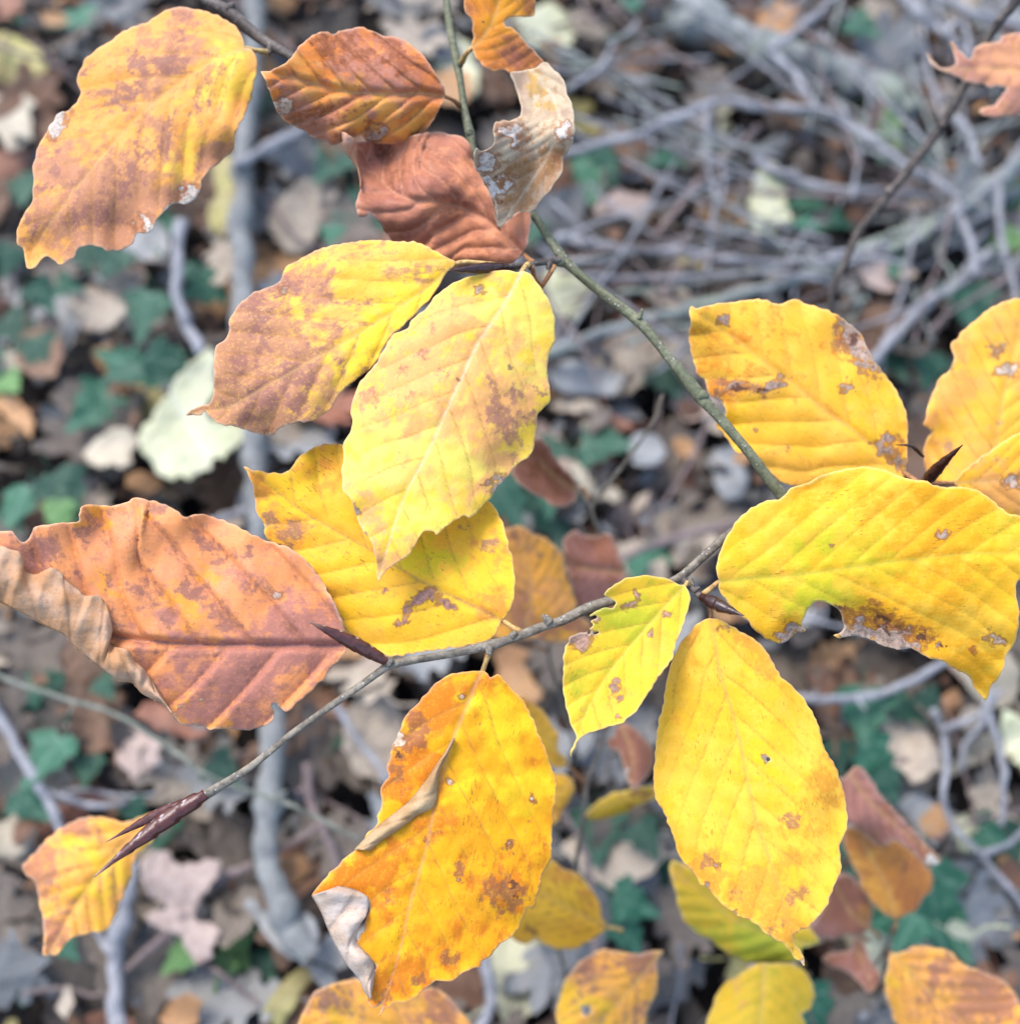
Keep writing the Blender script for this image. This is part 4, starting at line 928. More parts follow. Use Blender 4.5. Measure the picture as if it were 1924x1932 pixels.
def shoot(label, stem_pts, gp, leaves, extra=(), r0=.0006, r1=.0013, mat=None):
    root = thing('beech_shoot', label, 'shoot', ground([gp], 0)[0], 'young beech shoots under the branch')
    v, f, al = stem_to_ground(stem_pts, gp, r0, r1)
    mesh_obj('stem', v, f, mat or M_TWIG2, root)
    for e in extra:
        P = [unproj([(p[0], p[1])], p[2])[0] for p in e]
        v, f, al = tube(P, np.linspace(r0 * 1.3, r0 * .8, len(P)), 8, .12, int(e[0][0]))
        mesh_obj('side_twig', v, f, mat or M_TWIG2, root)
    for kw in leaves:
        kw = dict(kw)
        ol, mr, m, lb = kw.pop('o'), kw.pop('m'), kw.pop('mat'), kw.pop('label', None)
        kw.setdefault('step', 7); kw.setdefault('wave', .003); kw.setdefault('pleat', .002); kw.setdefault('nv', 7); kw.setdefault('cup', -.006); kw.setdefault('pet_r', .0006)
        leaf(root, ol, mr, m, lb, **kw)
    return root

MO = leaf_mat('shoot_orange', c1=(0.74, 0.40, 0.07), c2=(0.70, 0.37, 0.12), brown=(0.48, 0.21, 0.10), blotch=(0.34, 0.17, 0.11), green=(.74, .45, .03), trans=.2, seed=21, speck=.1, auto=.1)
MR = leaf_mat('shoot_rust', c1=(0.42, 0.175, 0.085), c2=(0.36, 0.15, 0.08), brown=(0.47, 0.22, 0.14), blotch=(0.25, 0.085, 0.035), green=(.55, .25, .05), pale=(.8, .78, .76), trans=.12, seed=22, speck=0, vein=(.2, .08, .04), vein_amt=.6)
MY = leaf_mat('shoot_yellow', c1=(0.82, 0.53, 0.05), c2=(0.80, 0.49, 0.06), brown=(0.68, 0.33, 0.06), blotch=(0.42, 0.2, 0.1), green=(.48, .46, .03), trans=.24, seed=23, speck=.1)
MG = leaf_mat('shoot_green_yellow', c1=(0.66, 0.47, 0.04), c2=(0.60, 0.46, 0.045), brown=(0.64, 0.38, 0.12), blotch=(0.42, 0.25, 0.1), green=(.33, .38, .03), trans=.22, seed=24, speck=.1, vein=(.4, .36, .03))

shoot('spindly grey shoot with rusty, orange and fan shaped brown leaves right of the central leaf',
      [(1250, 745, .44), (1235, 790, .442), (1188, 860, .448), (1128, 940, .455), (1116, 957, .456), (1122, 985, .458), (1128, 1010, .462), (1100, 1090, .475), (1050, 1180, .49), (1035, 1230, .50), (1052, 1300, .52)], (1072, 1470),
      [dict(o=tl('11', [(1110, 540), (1180, 590), (1240, 690), (1330, 780), (1345, 850), (1330, 910), (1220, 942), (1150, 890), (1080, 860), (1000, 790), (975, 740), (1000, 660), (1060, 600)]), m=tl('11', [(1340, 850), (1250, 790), (1150, 700), (1080, 600), (1050, 560)]), mat=MR,
            label='rusty curled leaf', d0=.452, d1=.43, cup=.016, seed=31, blotch=tl('11', [(1180, 760, 70, .9, 2.4, 40), (1080, 720, 50, .7)]), petiole=[(1100, 920, .454), (1112, 948, .456)], pet_mat=M_PETB),
       dict(o=tl('11', [(900, 1100), (940, 1062), (1020, 1042), (1080, 1080), (1190, 1130), (1262, 1210), (1285, 1330), (1325, 1440), (1360, 1550), (1430, 1620), (1370, 1680), (1290, 1702), (1200, 1710), (1080, 1690), (900, 1690), (850, 1560), (850, 1300)]), m=tl('11', [(1050, 1690), (1060, 1560), (1080, 1400), (1040, 1200), (1000, 1050)]), mat=MO,
            label='orange leaf half hidden behind the yellow ones', d0=.452, d1=.44, seed=32, brown=tl('11', [(1100, 1620, 170, 1), (1000, 1500, 120, .8), (980, 1100, 60, .8), (1350, 1600, 90, 1)]), blotch=tl('11', [(970, 1095, 40, .8), (1130, 1210, 30, .7), (1000, 1640, 70, .6), (1200, 1180, 25, .6)]), petiole=[(1000, 1215, .465), (1032, 1228, .499)], pet_mat=M_PETB),
       dict(o=tl('11', [(1258, 1120), (1290, 1095), (1340, 1062), (1370, 1095), (1420, 1102), (1460, 1100), (1530, 1090), (1572, 1170), (1612, 1290), (1600, 1360), (1530, 1400), (1480, 1470), (1400, 1500), (1330, 1500), (1300, 1370), (1268, 1200)]), m=tl('11', [(1600, 1310), (1500, 1300), (1400, 1290), (1280, 1270)]), mat=MR,
            label='pinkish brown leaf folded like a fan', d0=.462, d1=.45, seed=33, pleat=.004, nv=6, ang=60, brown=tl('11', [(1420, 1380, 150, 1), (1330, 1130, 80, .6)]), petiole=[(1160, 1060, .466), (1112, 1065, .472)], pet_mat=M_PETB)],
      extra=[[(1116, 955, .456), (1095, 930, .453), (1088, 905, .452)]])
shoot('grey shoot with two yellow leaves and a reddish one below the small green leaf',
      [(1148, 1340, .45), (1141, 1385, .455), (1122, 1440, .458), (1108, 1475, .460), (1101, 1538, .465), (1096, 1580, .47), (1088, 1640, .49)], (1082, 1800),
      [dict(o=tl('21', [(990, 110), (1022, 78), (1120, 130), (1190, 220), (1242, 300), (1232, 370), (1250, 400), (1290, 440), (1262, 485), (1200, 470), (1120, 400), (1000, 280)]), m=tl('21', [(1280, 455), (1200, 350), (1120, 240), (1010, 100)]), mat=MY, label='narrow yellow leaf behind the orange one', d0=.452, d1=.435, seed=34,
            brown=tl('21', [(1050, 120, 60, .9), (1200, 430, 60, .7)]), petiole=[(1088, 1462, .457), (1104, 1480, .460)], pet_mat=M_PETB),
       dict(o=tl('21', [(1190, 520), (1225, 518), (1292, 530), (1332, 600), (1290, 680), (1252, 750), (1210, 810), (1160, 760), (1150, 620)]), m=tl('21', [(1310, 560), (1250, 620), (1190, 700), (1180, 770)]), mat=MY, label='small yellow leaf', d0=.456, d1=.445, seed=35, brown=tl('21', [(1250, 760, 60, .9)]), petiole=[(1090, 1465, .459), (1105, 1478, .461)], pet_mat=M_PETB),
       dict(o=tl('21', [(1600, 228), (1680, 268), (1752, 350), (1785, 420), (1752, 520), (1700, 570), (1650, 602), (1612, 500), (1572, 390), (1505, 362), (1550, 290)]), m=tl('21', [(1590, 235), (1640, 360), (1660, 480), (1650, 600)]), mat=MR, label='reddish brown leaf with a grey streak', d0=.455, d1=.44, seed=36, pale=tl('21', [(1622, 480, 22, .7, 3, 80)]),
            petiole=[(1156, 1352, .453), (1144, 1378, .455)], pet_mat=M_PETB),
       dict(o=tl('21', [(1385, 745), (1430, 700), (1500, 648), (1560, 622), (1650, 602), (1720, 588), (1800, 590), (1790, 650), (1700, 692), (1600, 742), (1500, 770), (1440, 782), (1390, 772)]), m=tl('21', [(1388, 760), (1500, 700), (1620, 655), (1790, 615)]), mat=MG, label='folded strip of a yellow leaf', d0=.468, d1=.46, seed=37, pale=tl('21', [(1700, 640, 60, .5, 2, -15)]),
            petiole=[(1104, 1545, .468)], pet_mat=M_PETB)])
shoot('shoot with a yellow orange leaf peeping out right of the bottom orange leaf', [(1138, 1756, .45), (1085, 1765, .46), (1050, 1770, .48)], (1040, 1880),
      [dict(o=tl('21', [(1190, 1000), (1262, 1050), (1352, 1082), (1422, 1172), (1472, 1250), (1482, 1330), (1512, 1382), (1440, 1452), (1332, 1502), (1240, 1512), (1140, 1472), (1110, 1452), (1052, 1482), (970, 1445), (960, 1380), (1000, 1250), (1080, 1100), (1140, 1040)]), m=tl('21', [(1508, 1385), (1400, 1330), (1260, 1260), (1100, 1170), (1040, 1140)]), mat=MY,
            label=None, d0=.448, d1=.43, seed=38, brown=tl('21', [(1400, 1200, 80, .6), (1250, 1100, 90, .5), (1000, 1440, 60, .5)]), pale=tl('21', [(1085, 1400, 25, .6, 2, 50)]), petiole=[(1160, 1752, .451), (1172, 1756, .453)], pet_r=.0009)])
shoot('shoot with a round orange yellow leaf with a dark hole at the bottom edge', [(1244, 1802, .43), (1215, 1830, .45), (1190, 1900, .48)], (1160, 1990),
      [dict(o=tl('21', [(1300, 2060), (1228, 1924), (1226, 1850), (1262, 1720), (1322, 1620), (1402, 1550), (1490, 1510), (1600, 1526), (1680, 1540), (1740, 1522), (1800, 1516), (1832, 1522), (1792, 1590), (1802, 1680), (1782, 1780), (1742, 1860), (1722, 1940), (1640, 2060), (1460, 2110)]), m=tl('21', [(1825, 1525), (1740, 1620), (1620, 1760), (1500, 1900), (1420, 2090)]), mat=MO,
            label=None, d0=.425, d1=.42, seed=39, green=tl('21', [(1300, 1850, 160, 1), (1500, 1900, 160, .8), (1450, 1700, 120, .5)]), brown=tl('21', [(1400, 1640, 100, .9), (1700, 1570, 120, 1), (1740, 1850, 60, .7)]), blotch=tl('21', [(1380, 1690, 60, .7, 1.6, 120), (1690, 1560, 60, .6), (1740, 1820, 40, .6), (1640, 1900, 50, .5)]),
            holes=[tl('21', [(1370, 1830), (1415, 1832), (1420, 1870), (1395, 1888), (1368, 1870)])], dark=tl('21', [(1400, 1895, 25, .7)]))])
shoot('shoot with a mottled peach leaf cut by the bottom edge under the orange leaf', [(880, 1990, .40), (860, 2010, .43)], (850, 2060),
      [dict(o=[(560, 1960), (578, 1900), (585, 1885), (600, 1868), (632, 1856), (660, 1848), (700, 1850), (760, 1862), (820, 1864), (850, 1885), (872, 1910), (890, 1935), (900, 1990), (780, 2050), (640, 2040)], m=[(885, 2000), (800, 1965), (700, 1930), (575, 1900)], mat=MO, d0=.40, d1=.39, seed=40,
            green=[(640, 1920, 40, .9), (760, 1900, 60, .5)], brown=[(820, 1890, 60, .7), (600, 1880, 40, .7)], blotch=[(612, 1885, 20, .9), (660, 1880, 16, .8), (678, 1900, 14, .7), (850, 1905, 18, .7), (640, 1868, 14, .6)])])
shoot('shoot with two broad greenish yellow leaves stacked below the clear yellow leaf', [(1500, 1800, .44), (1520, 1860, .455), (1530, 1920, .48)], (1545, 2000),
      [dict(o=[(1262, 1632), (1275, 1625), (1310, 1640), (1380, 1680), (1450, 1710), (1520, 1745), (1545, 1780), (1512, 1790), (1510, 1812), (1465, 1818), (1420, 1818), (1383, 1806), (1350, 1784), (1340, 1772), (1320, 1766), (1292, 1740), (1280, 1712), (1272, 1680)], m=[(1535, 1785), (1460, 1765), (1380, 1730), (1265, 1632)], mat=MG,
            label='upper green yellow leaf', d0=.43, d1=.42, seed=41, pleat=.003, green=[(1440, 1790, 70, 1, 2, 20), (1350, 1760, 50, .7)], brown=[(1280, 1640, 30, .5)]),
       dict(o=tl('22', [(150, 1924), (180, 1850), (202, 1780), (252, 1710), (342, 1650), (442, 1595), (560, 1590), (662, 1600), (732, 1670), (762, 1770), (742, 1850), (690, 1880), (712, 1935), (650, 2060), (450, 2150), (240, 2090), (140, 2000)]), m=tl('22', [(480, 1592), (470, 1750), (450, 1924), (420, 2140)]), mat=MG,
            label='lower yellow leaf', d0=.425, d1=.41, seed=42, ang=60, pleat=.0016, green=tl('22', [(500, 1640, 90, .6)]), brown=tl('22', [(330, 1700, 70, .4)]))])
shoot('shoot with one orange brown leaf in the bottom right corner', [(1680, 1800, .44), (1665, 1830, .46)], (1650, 1900),
      [dict(o=tl('22', [(1190, 1538), (1250, 1532), (1330, 1490), (1440, 1500), (1522, 1520), (1600, 1590), (1722, 1640), (1822, 1682), (1902, 1772), (1930, 1822), (1990, 1930), (1960, 2060), (1640, 2130), (1320, 2060), (1222, 1930), (1182, 1822), (1156, 1740), (1172, 1620)]), m=tl('22', [(1198, 1540), (1320, 1660), (1500, 1830), (1700, 2000), (1850, 2090)]), mat=MO,
            d0=.43, d1=.42, seed=43, pleat=.003, brown=tl('22', [(1750, 1750, 150, 1), (1500, 1620, 90, .8), (1400, 1780, 80, .7), (1850, 1850, 100, 1), (1600, 1900, 120, .7)]), blotch=tl('22', [(1480, 1590, 60, .6), (1720, 1720, 80, .5), (1300, 1650, 40, .6), (1420, 1740, 50, .6, 2, 45)]), green=tl('22', [(1230, 1700, 120, .8), (1500, 1800, 100, .5)]),
            petiole=[(1678, 1798, .435)], pet_mat=M_PETB)])
shoot('shoot with four folded rust brown leaves at lower right beside the clear yellow leaf', [(1686, 1745, .47), (1670, 1790, .485), (1640, 1850, .51)], (1640, 1900),
      [dict(o=tl('22', [(880, 540), (922, 545), (962, 500), (1010, 474), (1062, 520), (1132, 630), (1232, 742), (1312, 830), (1402, 920), (1482, 1008), (1440, 1032), (1392, 1030), (1320, 962), (1222, 892), (1180, 900), (1140, 922), (1040, 852), (962, 802), (900, 760)]), m=tl('22', [(960, 520), (1080, 680), (1250, 830), (1470, 1010)]), mat=MR,
            label='pinkish folded half leaf with a white tip', d0=.448, d1=.44, seed=44, pleat=.003, brown=tl('22', [(1050, 650, 160, 1), (1250, 850, 120, .8)]), pale=tl('22', [(1430, 1005, 38, .95, 1.4, 20)])),
       dict(o=tl('22', [(920, 850), (960, 815), (1040, 850), (1140, 915), (1222, 885), (1320, 960), (1392, 1040), (1432, 1110), (1422, 1180), (1372, 1220), (1352, 1280), (1282, 1312), (1222, 1342), (1122, 1282), (1042, 1190), (1002, 1090), (962, 1000), (930, 920)]), m=tl('22', [(1222, 1340), (1190, 1200), (1120, 1050), (980, 830)]),
            mat=leaf_mat('shoot_rust_orange', c1=(0.50, 0.19, 0.04), c2=(0.42, 0.15, 0.045), brown=(0.36, 0.125, 0.04), blotch=(0.28, 0.1, 0.05), green=(.68, .33, .06), trans=.14, seed=25, speck=0), label='rust and orange leaf', d0=.468, d1=.46, seed=45, green=tl('22', [(1090, 1150, 110, 1, 2, 60), (1200, 1290, 60, .8), (1000, 1000, 60, .6)]),
            blotch=tl('22', [(1060, 1080, 40, .6), (1250, 1000, 60, .6)]), petiole=[(1690, 1750, .47), (1686, 1760, .474)], pet_mat=M_PETB),
       dict(o=tl('22', [(840, 1120), (900, 1088), (962, 1090), (1022, 1150), (1072, 1250), (1088, 1320), (1072, 1400), (1002, 1432), (930, 1430), (862, 1456), (760, 1440), (690, 1412), (720, 1380), (772, 1340), (820, 1250)]), m=tl('22', [(1075, 1390), (980, 1320), (900, 1200), (860, 1110)]), mat=MR,
            label='red brown leaf folded along its midrib', d0=.474, d1=.46, seed=46, brown=tl('22', [(800, 1400, 90, 1)]), green=tl('22', [(1050, 1300, 70, .8)]), petiole=[(1660, 1770, .48)], pet_mat=M_PETB),
       dict(o=tl('22', [(980, 1432), (1032, 1452), (1062, 1540), (1112, 1610), (1142, 1680), (1110, 1720), (1080, 1762), (1032, 1722), (962, 1652), (852, 1602), (800, 1572), (850, 1532), (950, 1522), (975, 1480)]), m=tl('22', [(1005, 1440), (1010, 1540), (1060, 1640), (1085, 1755)]), mat=MR, label='small pinkish brown torn leaf', d0=.482, d1=.475, seed=47,
            brown=tl('22', [(1000, 1600, 150, 1)]), petiole=[(1640, 1775, .488)], pet_mat=M_PETB)])
shoot('shoot with one orange leaf browned on its left, lower left behind the longest bud', [(262, 1556, .40), (250, 1580, .43), (200, 1640, .47)], (170, 1690),
      [dict(o=tl('20', [(120, 1050), (150, 1010), (202, 960), (250, 900), (302, 860), (402, 792), (502, 760), (602, 765), (702, 790), (790, 762), (850, 745), (880, 760), (868, 880), (822, 940), (772, 990), (752, 1030), (742, 1100), (692, 1220), (642, 1340), (602, 1402), (502, 1422), (422, 1442), (372, 1482), (332, 1537), (290, 1542), (242, 1535), (250, 1400), (232, 1300), (212, 1180), (185, 1112), (150, 1100)]),
            m=tl('20', [(850, 760), (720, 900), (560, 1080), (420, 1280), (280, 1530)]), mat=MO, d0=.40, d1=.375, seed=48, step=6, green=tl('20', [(600, 1000, 220, 1), (520, 1250, 180, .9), (620, 820, 90, .7)]), brown=tl('20', [(230, 1080, 140, 1), (450, 850, 110, .9), (300, 1400, 90, 1), (800, 900, 90, .8)]), blotch=tl('20', [(500, 1240, 40, .6), (240, 1120, 60, .5), (480, 840, 50, .5)]))])

# -- pinkish lobed leaf caught on a dark twig at the upper right
ok = thing('oak_twig', 'thin dark brown twig slanting through the upper right with a pinkish tan lobed leaf', 'twig', unproj([(1570, 580)], .45)[0])
twig(ok, [(1925, -60, .40, 9), (1912, 5, .405, 8.5), (1889, 33, .408, 10), (1862, 75, .412, 8), (1833, 135, .417, 8), (1816, 167, .420, 8), (1776, 237, .427, 9), (1716, 317, .435, 8), (1676, 367, .441, 8.4), (1643, 407, .446, 7.6), (1616, 443, .450, 7.6), (1596, 493, .455, 7), (1576, 533, .46, 6.6), (1566, 577, .465, 6.6), (1556, 640, .475, 7), (1550, 720, .49, 7), (1560, 900, .55, 8), (1575, 1010, .70, 9)],
     M_TWIGD, seed=15, nodes=[(1776, 237, .425, 7, 6, -12), (1676, 362, .439, 8, 4, -12), (1889, 33, .406, 8, -10, 8)])
leaf(ok, tl('02', [(1395, 298), (1404, 300), (1418, 325), (1440, 355), (1490, 384), (1562, 358), (1552, 300), (1522, 240), (1545, 240), (1582, 290), (1642, 332), (1662, 275), (1700, 252), (1742, 244), (1802, 232), (1832, 200), (1924, 185), (2010, 190), (2080, 320), (2080, 500), (2010, 620), (1924, 655), (1850, 652), (1780, 668), (1740, 660), (1690, 626),
                   (1740, 606), (1782, 590), (1822, 540), (1842, 492), (1762, 490), (1702, 472), (1642, 466), (1562, 430), (1490, 402), (1462, 388), (1425, 366), (1405, 330)]), tl('02', [(2075, 420), (1900, 400), (1740, 390), (1600, 390), (1480, 390), (1400, 305)]),
     leaf_mat('oak_pink_tan', c1=(0.56, 0.30, 0.18), c2=(0.52, 0.25, 0.15), brown=(0.46, 0.2, 0.11), blotch=(0.38, 0.18, 0.12), pale=(.72, .6, .52), trans=.14, seed=26, speck=0), 'pinkish tan lobed leaf with a thread thin tip', d0=.405, d1=.402, cup=-.004, nv=5, ang=60, seed=50, step=4.5, wave=.004, pleat=.001,
     brown=tl('02', [(1650, 340, 60, .9), (1740, 640, 60, .7), (1900, 210, 60, .7)]), pale=tl('02', [(1540, 260, 30, .5), (1410, 320, 20, .6)]))
# ================================================================== forest floor
def soil_mat():
    s = NT('forest_soil')
    ob = s.obj()
    n1 = s.noise(ob, 25, 5, 0.65); n2 = s.noise(ob, 180, 5, 0.7)
    col = s.mix(s.ramp(n1, 0.35, 0.65), (0.016, 0.013, 0.011), (0.007, 0.006, 0.006))
    col = s.mix(s.ramp(n2, 0.5, 0.75, 0, 0.7), col, (0.03, 0.024, 0.019))
    return s.finish(col, 0.9, 0.15, s.bump(s.math('ADD', n1, n2), 0.8, 0.004))

def axis(lim, near, step):
    a = list(np.arange(-near, near + step / 2, step))
    x = near
    while x < lim:
        x = x * 1.35 + 0.05
        a = [-x] + a + [x]
    return np.array(a)
gx = axis(40, 1.3, 0.03); gy = axis(40, 1.5, 0.03)
GX, GY = np.meshgrid(gx, gy)
gp = np.stack([GX.ravel(), GY.ravel()], 1)
near = np.clip(1.6 - np.hypot(gp[:, 0], gp[:, 1]) * 0.4, 0.1, 1)
gz = (sines(gp, 0.32, 3) * 0.008 + sines(gp, 0.09, 4) * 0.004) * near - 0.014
nx, ny = len(gx), len(gy)
gf = [(j * nx + i, j * nx + i + 1, (j + 1) * nx + i + 1, (j + 1) * nx + i) for j in range(ny - 1) for i in range(nx - 1)]
g = mesh_obj('ground', np.column_stack([gp, gz]), gf, soil_mat(), None, (0, 0, 0))
g['kind'] = 'structure'
g['label'] = 'dark forest soil under the fallen leaves'

def litter_mat(name, a, b, spot, trans=0.08, rough=0.6, spec=0.3, vein=(0.3, 0.25, 0.18), va=0.3, var=0.35):
    s = NT(name)
    ob = s.obj()
    oi = s.n('ShaderNodeObjectInfo')
    rnd = oi.outputs['Random']
    v = s.n('ShaderNodeVectorMath', operation='ADD')
    s.l(ob, v.inputs[0])
    c = s.n('ShaderNodeCombineXYZ'); s.l(s.math('MULTIPLY', rnd, 7.0), c.inputs[0]); s.l(s.math('MULTIPLY', rnd, 3.0), c.inputs[1])
    s.l(c.outputs[0], v.inputs[1])
    p = v.outputs[0]
    n1 = s.noise(p, 45, 4, 0.6); n2 = s.noise(p, 260, 5, 0.7)
    col = s.mix(s.ramp(n1, 0.36, 0.64), a, b)
    col = s.mix(s.ramp(n2, 0.48, 0.68, 0, 0.8), col, spot)
    col = s.mix(s.math('MULTIPLY', s.attr('vein'), va), col, vein)
    hs = s.n('ShaderNodeHueSaturation')
    s.l(col, hs.inputs['Color'])
    s.l(s.math('ADD', s.math('MULTIPLY', rnd, 1.6 * var), 0.74 - 0.8 * var), hs.inputs['Value'])
    h = s.math('SUBTRACT', s.math('ADD', n1, s.math('MULTIPLY', n2, .5)), s.math('MULTIPLY', s.attr('vein'), .6))
    return s.finish(hs.outputs[0], rough, spec, s.bump(h, .6, .0006), trans)

LM = {
 'pale yellow green': litter_mat('litter_pale_green', (0.58, 0.60, 0.36), (0.64, 0.64, 0.44), (0.46, 0.42, 0.25), .15, var=.1, vein=(.74, .72, .6), va=.6),
 'cream': litter_mat('litter_cream', (0.54, 0.49, 0.37), (0.46, 0.40, 0.30), (0.34, 0.25, 0.16), var=.2),
 'beige': litter_mat('litter_beige', (0.48, 0.41, 0.32), (0.38, 0.31, 0.24), (0.24, 0.17, 0.12), var=.2),
 'pinkish beige': litter_mat('litter_pink_beige', (0.56, 0.44, 0.38), (0.50, 0.38, 0.33), (0.33, 0.21, 0.16), var=.15),
 'grey': litter_mat('litter_grey', (0.25, 0.265, 0.27), (0.19, 0.20, 0.205), (0.12, 0.105, 0.10), var=.3),
 'silvery grey': litter_mat('litter_silver', (0.34, 0.35, 0.35), (0.28, 0.29, 0.285), (0.22, 0.20, 0.19), var=.2),
 'grey brown': litter_mat('litter_grey_brown', (0.175, 0.145, 0.12), (0.125, 0.10, 0.083), (0.06, 0.045, 0.036), var=.3),
 'brown': litter_mat('litter_brown', (0.20, 0.105, 0.058), (0.15, 0.075, 0.045), (0.075, 0.036, 0.024), var=.3),
 'dark brown': litter_mat('litter_dark_brown', (0.036, 0.026, 0.022), (0.022, 0.016, 0.014), (0.011, 0.008, 0.007), var=.3),
 'tan orange': litter_mat('litter_tan_orange', (0.50, 0.28, 0.12), (0.42, 0.22, 0.10), (0.24, 0.12, 0.06), .12, var=.2),
 'russet': litter_mat('litter_russet', (0.38, 0.16, 0.095), (0.30, 0.12, 0.075), (0.16, 0.06, 0.04), var=.2),
 'olive yellow': litter_mat('litter_olive', (0.47, 0.43, 0.16), (0.40, 0.34, 0.14), (0.24, 0.17, 0.08), .15, var=.2),
}
IVY = litter_mat('ivy_green', (0.017, 0.105, 0.055), (0.010, 0.058, 0.034), (0.035, 0.15, 0.075), .10, .42, .35, (0.11, 0.22, 0.15), .7, .4)
IVYL = litter_mat('ivy_light', (0.13, 0.27, 0.07), (0.09, 0.22, 0.06), (0.16, 0.30, 0.10), .18, .4, .45, (0.26, 0.40, 0.18), .5, .2)
STK = bark_mat('stick_grey', (0.255, 0.258, 0.275), (0.175, 0.172, 0.18), None, scale=110, rough=.75, seed=20.)
STKG = bark_mat('stick_green_grey', (0.215, 0.235, 0.225), (0.16, 0.17, 0.165), None, scale=80, rough=.8, seed=22., moss=(0.17, 0.20, 0.15))
STKB = bark_mat('stick_brown', (0.19, 0.145, 0.135), (0.14, 0.105, 0.10), None, scale=120, rough=.75, seed=24.)

# -- leaf shapes, one unit long, base at the origin, tip along +y
def mirror(h):
    return [(x, y) for x, y in h] + [(-x, y) for x, y in h[::-1] if abs(x) > 1e-6]
SHAPES = {
 'oval': mirror([(0, 0), (.10, .03), (.22, .14), (.31, .30), (.335, .46), (.30, .62), (.22, .77), (.12, .89), (.04, .96), (0, 1.0)]),
 'narrow': mirror([(0, 0), (.05, .05), (.12, .2), (.165, .4), (.16, .55), (.12, .72), (.06, .88), (0, 1.0)]),
 'round': mirror([(0, 0.02), (.16, 0), (.32, .10), (.42, .30), (.43, .50), (.35, .70), (.22, .84), (.08, .93), (0, 1.0)]),
 'oak': mirror([(0, 0), (.05, .06), (.14, .10), (.17, .17), (.09, .22), (.12, .28), (.25, .33), (.29, .41), (.16, .45), (.15, .50), (.30, .55), (.36, .64), (.21, .67), (.18, .72), (.29, .79), (.26, .88), (.13, .89), (.10, .95), (0, 1.0)]),
 'maple': mirror([(0, .12), (.10, .06), (.26, .02), (.30, .10), (.22, .20), (.36, .22), (.52, .30), (.56, .40), (.42, .44), (.34, .46), (.40, .58), (.38, .68), (.27, .66), (.15, .58), (.16, .76), (.20, .88), (.10, .93), (0, 1.0)]),
 'ivy': mirror([(0, .10), (.12, .02), (.28, .04), (.42, .16), (.46, .26), (.33, .34), (.30, .42), (.35, .52), (.26, .58), (.17, .66), (.10, .84), (0, 1.0)]),
}
MESHES = {}
def template(kind, var):
    key = (kind, var)
    if key in MESHES: return MESHES[key]
    r = np.random.RandomState(hash(kind) % 1000 if False else sum(map(ord, kind)) * 7 + var * 13)
    pts = np.array(SHAPES[kind])
    o = catmull(pts, 4, True) if kind in ('oval', 'narrow', 'round') else catmull(pts, 3, True)
    o = o * (1 + 0.06 * r.uniform(-1, 1)) + np.stack([sines(o, .22, var * 3 + 1), sines(o, .2, var * 5 + 2)], 1) * .020 + np.stack([sines(o, .07, var * 3 + 4), sines(o, .07, var * 5 + 6)], 1) * (.010 if kind != 'ivy' else .004)
    if r.rand() < .5 and kind != 'ivy':      # a bite out of the margin
        k = r.randint(len(o)); q = o[k] * [0.72, 1]
        for i in range(len(o)):
            dd = np.hypot(*(o[i] - o[k]))
            if dd < .13: o[i] = o[i] + (q - o[i]) * (1 - dd / .13) * .8
    V, F, L = triangulate(o * 100, 4.2 if kind != 'oak' else 3.6)
    V = V / 100
    F = F[:, ::-1]
    x, y = V[:, 0], V[:, 1]
    curl = (0.12, 0.38, -0.30, 0.55)[var % 4] * (0.5 if kind == 'ivy' else 1)
    bend = r.uniform(-.35, .5) * (0.5 if kind == 'ivy' else 1)
    z = curl * x * x + bend * (y - .5) ** 2 + .018 * sines(V, .5, var + 9) + .010 * sines(V, .17, var + 4)
    if kind in ('maple', 'ivy'):
        ang = np.arctan2(x, y - .08)
        vd = np.min([np.abs(ang - a) for a in (-1.9, -.95, 0, .95, 1.9)], 0) * np.hypot(x, y - .08)
    else:
        ph = (y - np.abs(x) * .9) * 8
        vd = np.minimum(np.abs(ph - np.round(ph)) * .09, np.abs(x))
    vein = np.exp(-(vd / .022) ** 2)
    z = z - .006 * vein
    P = np.column_stack([x, y - .5, z])
    # stalk
    pv, pf, pa = tube([(0, -.46, z[np.argmin(np.hypot(x, y - .04))]), (.02, -.58, .02), (.05 + r.uniform(-.1, .1), -.75, .06)], [.012, .012, .016], 6, 0, 1)
    n = len(P)
    allv = np.vstack([P, pv]); allf = [tuple(f) for f in F] + [tuple(i + n for i in f) for f in pf]
    me = bpy.data.meshes.new(kind + '_leaf_shape')
    me.from_pydata(allv.tolist(), [], [tuple(int(i) for i in f) for f in allf])
    me.polygons.foreach_set('use_smooth', [True] * len(me.polygons))
    at = me.attributes.new('vein', 'FLOAT', 'POINT'); at.data.foreach_set('value', np.concatenate([vein, np.zeros(len(pv))]).astype(np.float32))
    me.materials.append(None)
    MESHES[key] = me
    return me

def put_leaf(name, kind, var, mat, uv, size_px, ang, h, tx=0.0, ty=0.0, parent=None):
    """ang: direction from stalk to tip in the picture, 0 right, 90 down"""
    me = template(kind, var)
    key = (kind, var, mat.name)
    if key not in MESHES:
        m2 = me.copy(); m2.materials.clear(); m2.materials.append(mat); MESHES[key] = m2
    o = bpy.data.objects.new(name, MESHES[key])
    COL.objects.link(o)
    p = ground([uv], h)[0]
    d = float((p - CAM) @ FWD)
    sz = size_px * K * d
    o.scale = (sz, sz, sz)
    e = Euler((tx, ty, 0)).to_matrix()
    o.rotation_euler = (Matrix.Rotation(-math.radians(ang) - math.pi / 2, 3, 'Z') @ e).to_euler()
    if parent is not None:
        o.parent = parent
        p = p - np.array(parent.location)
    o.location = tuple(p)
    return o

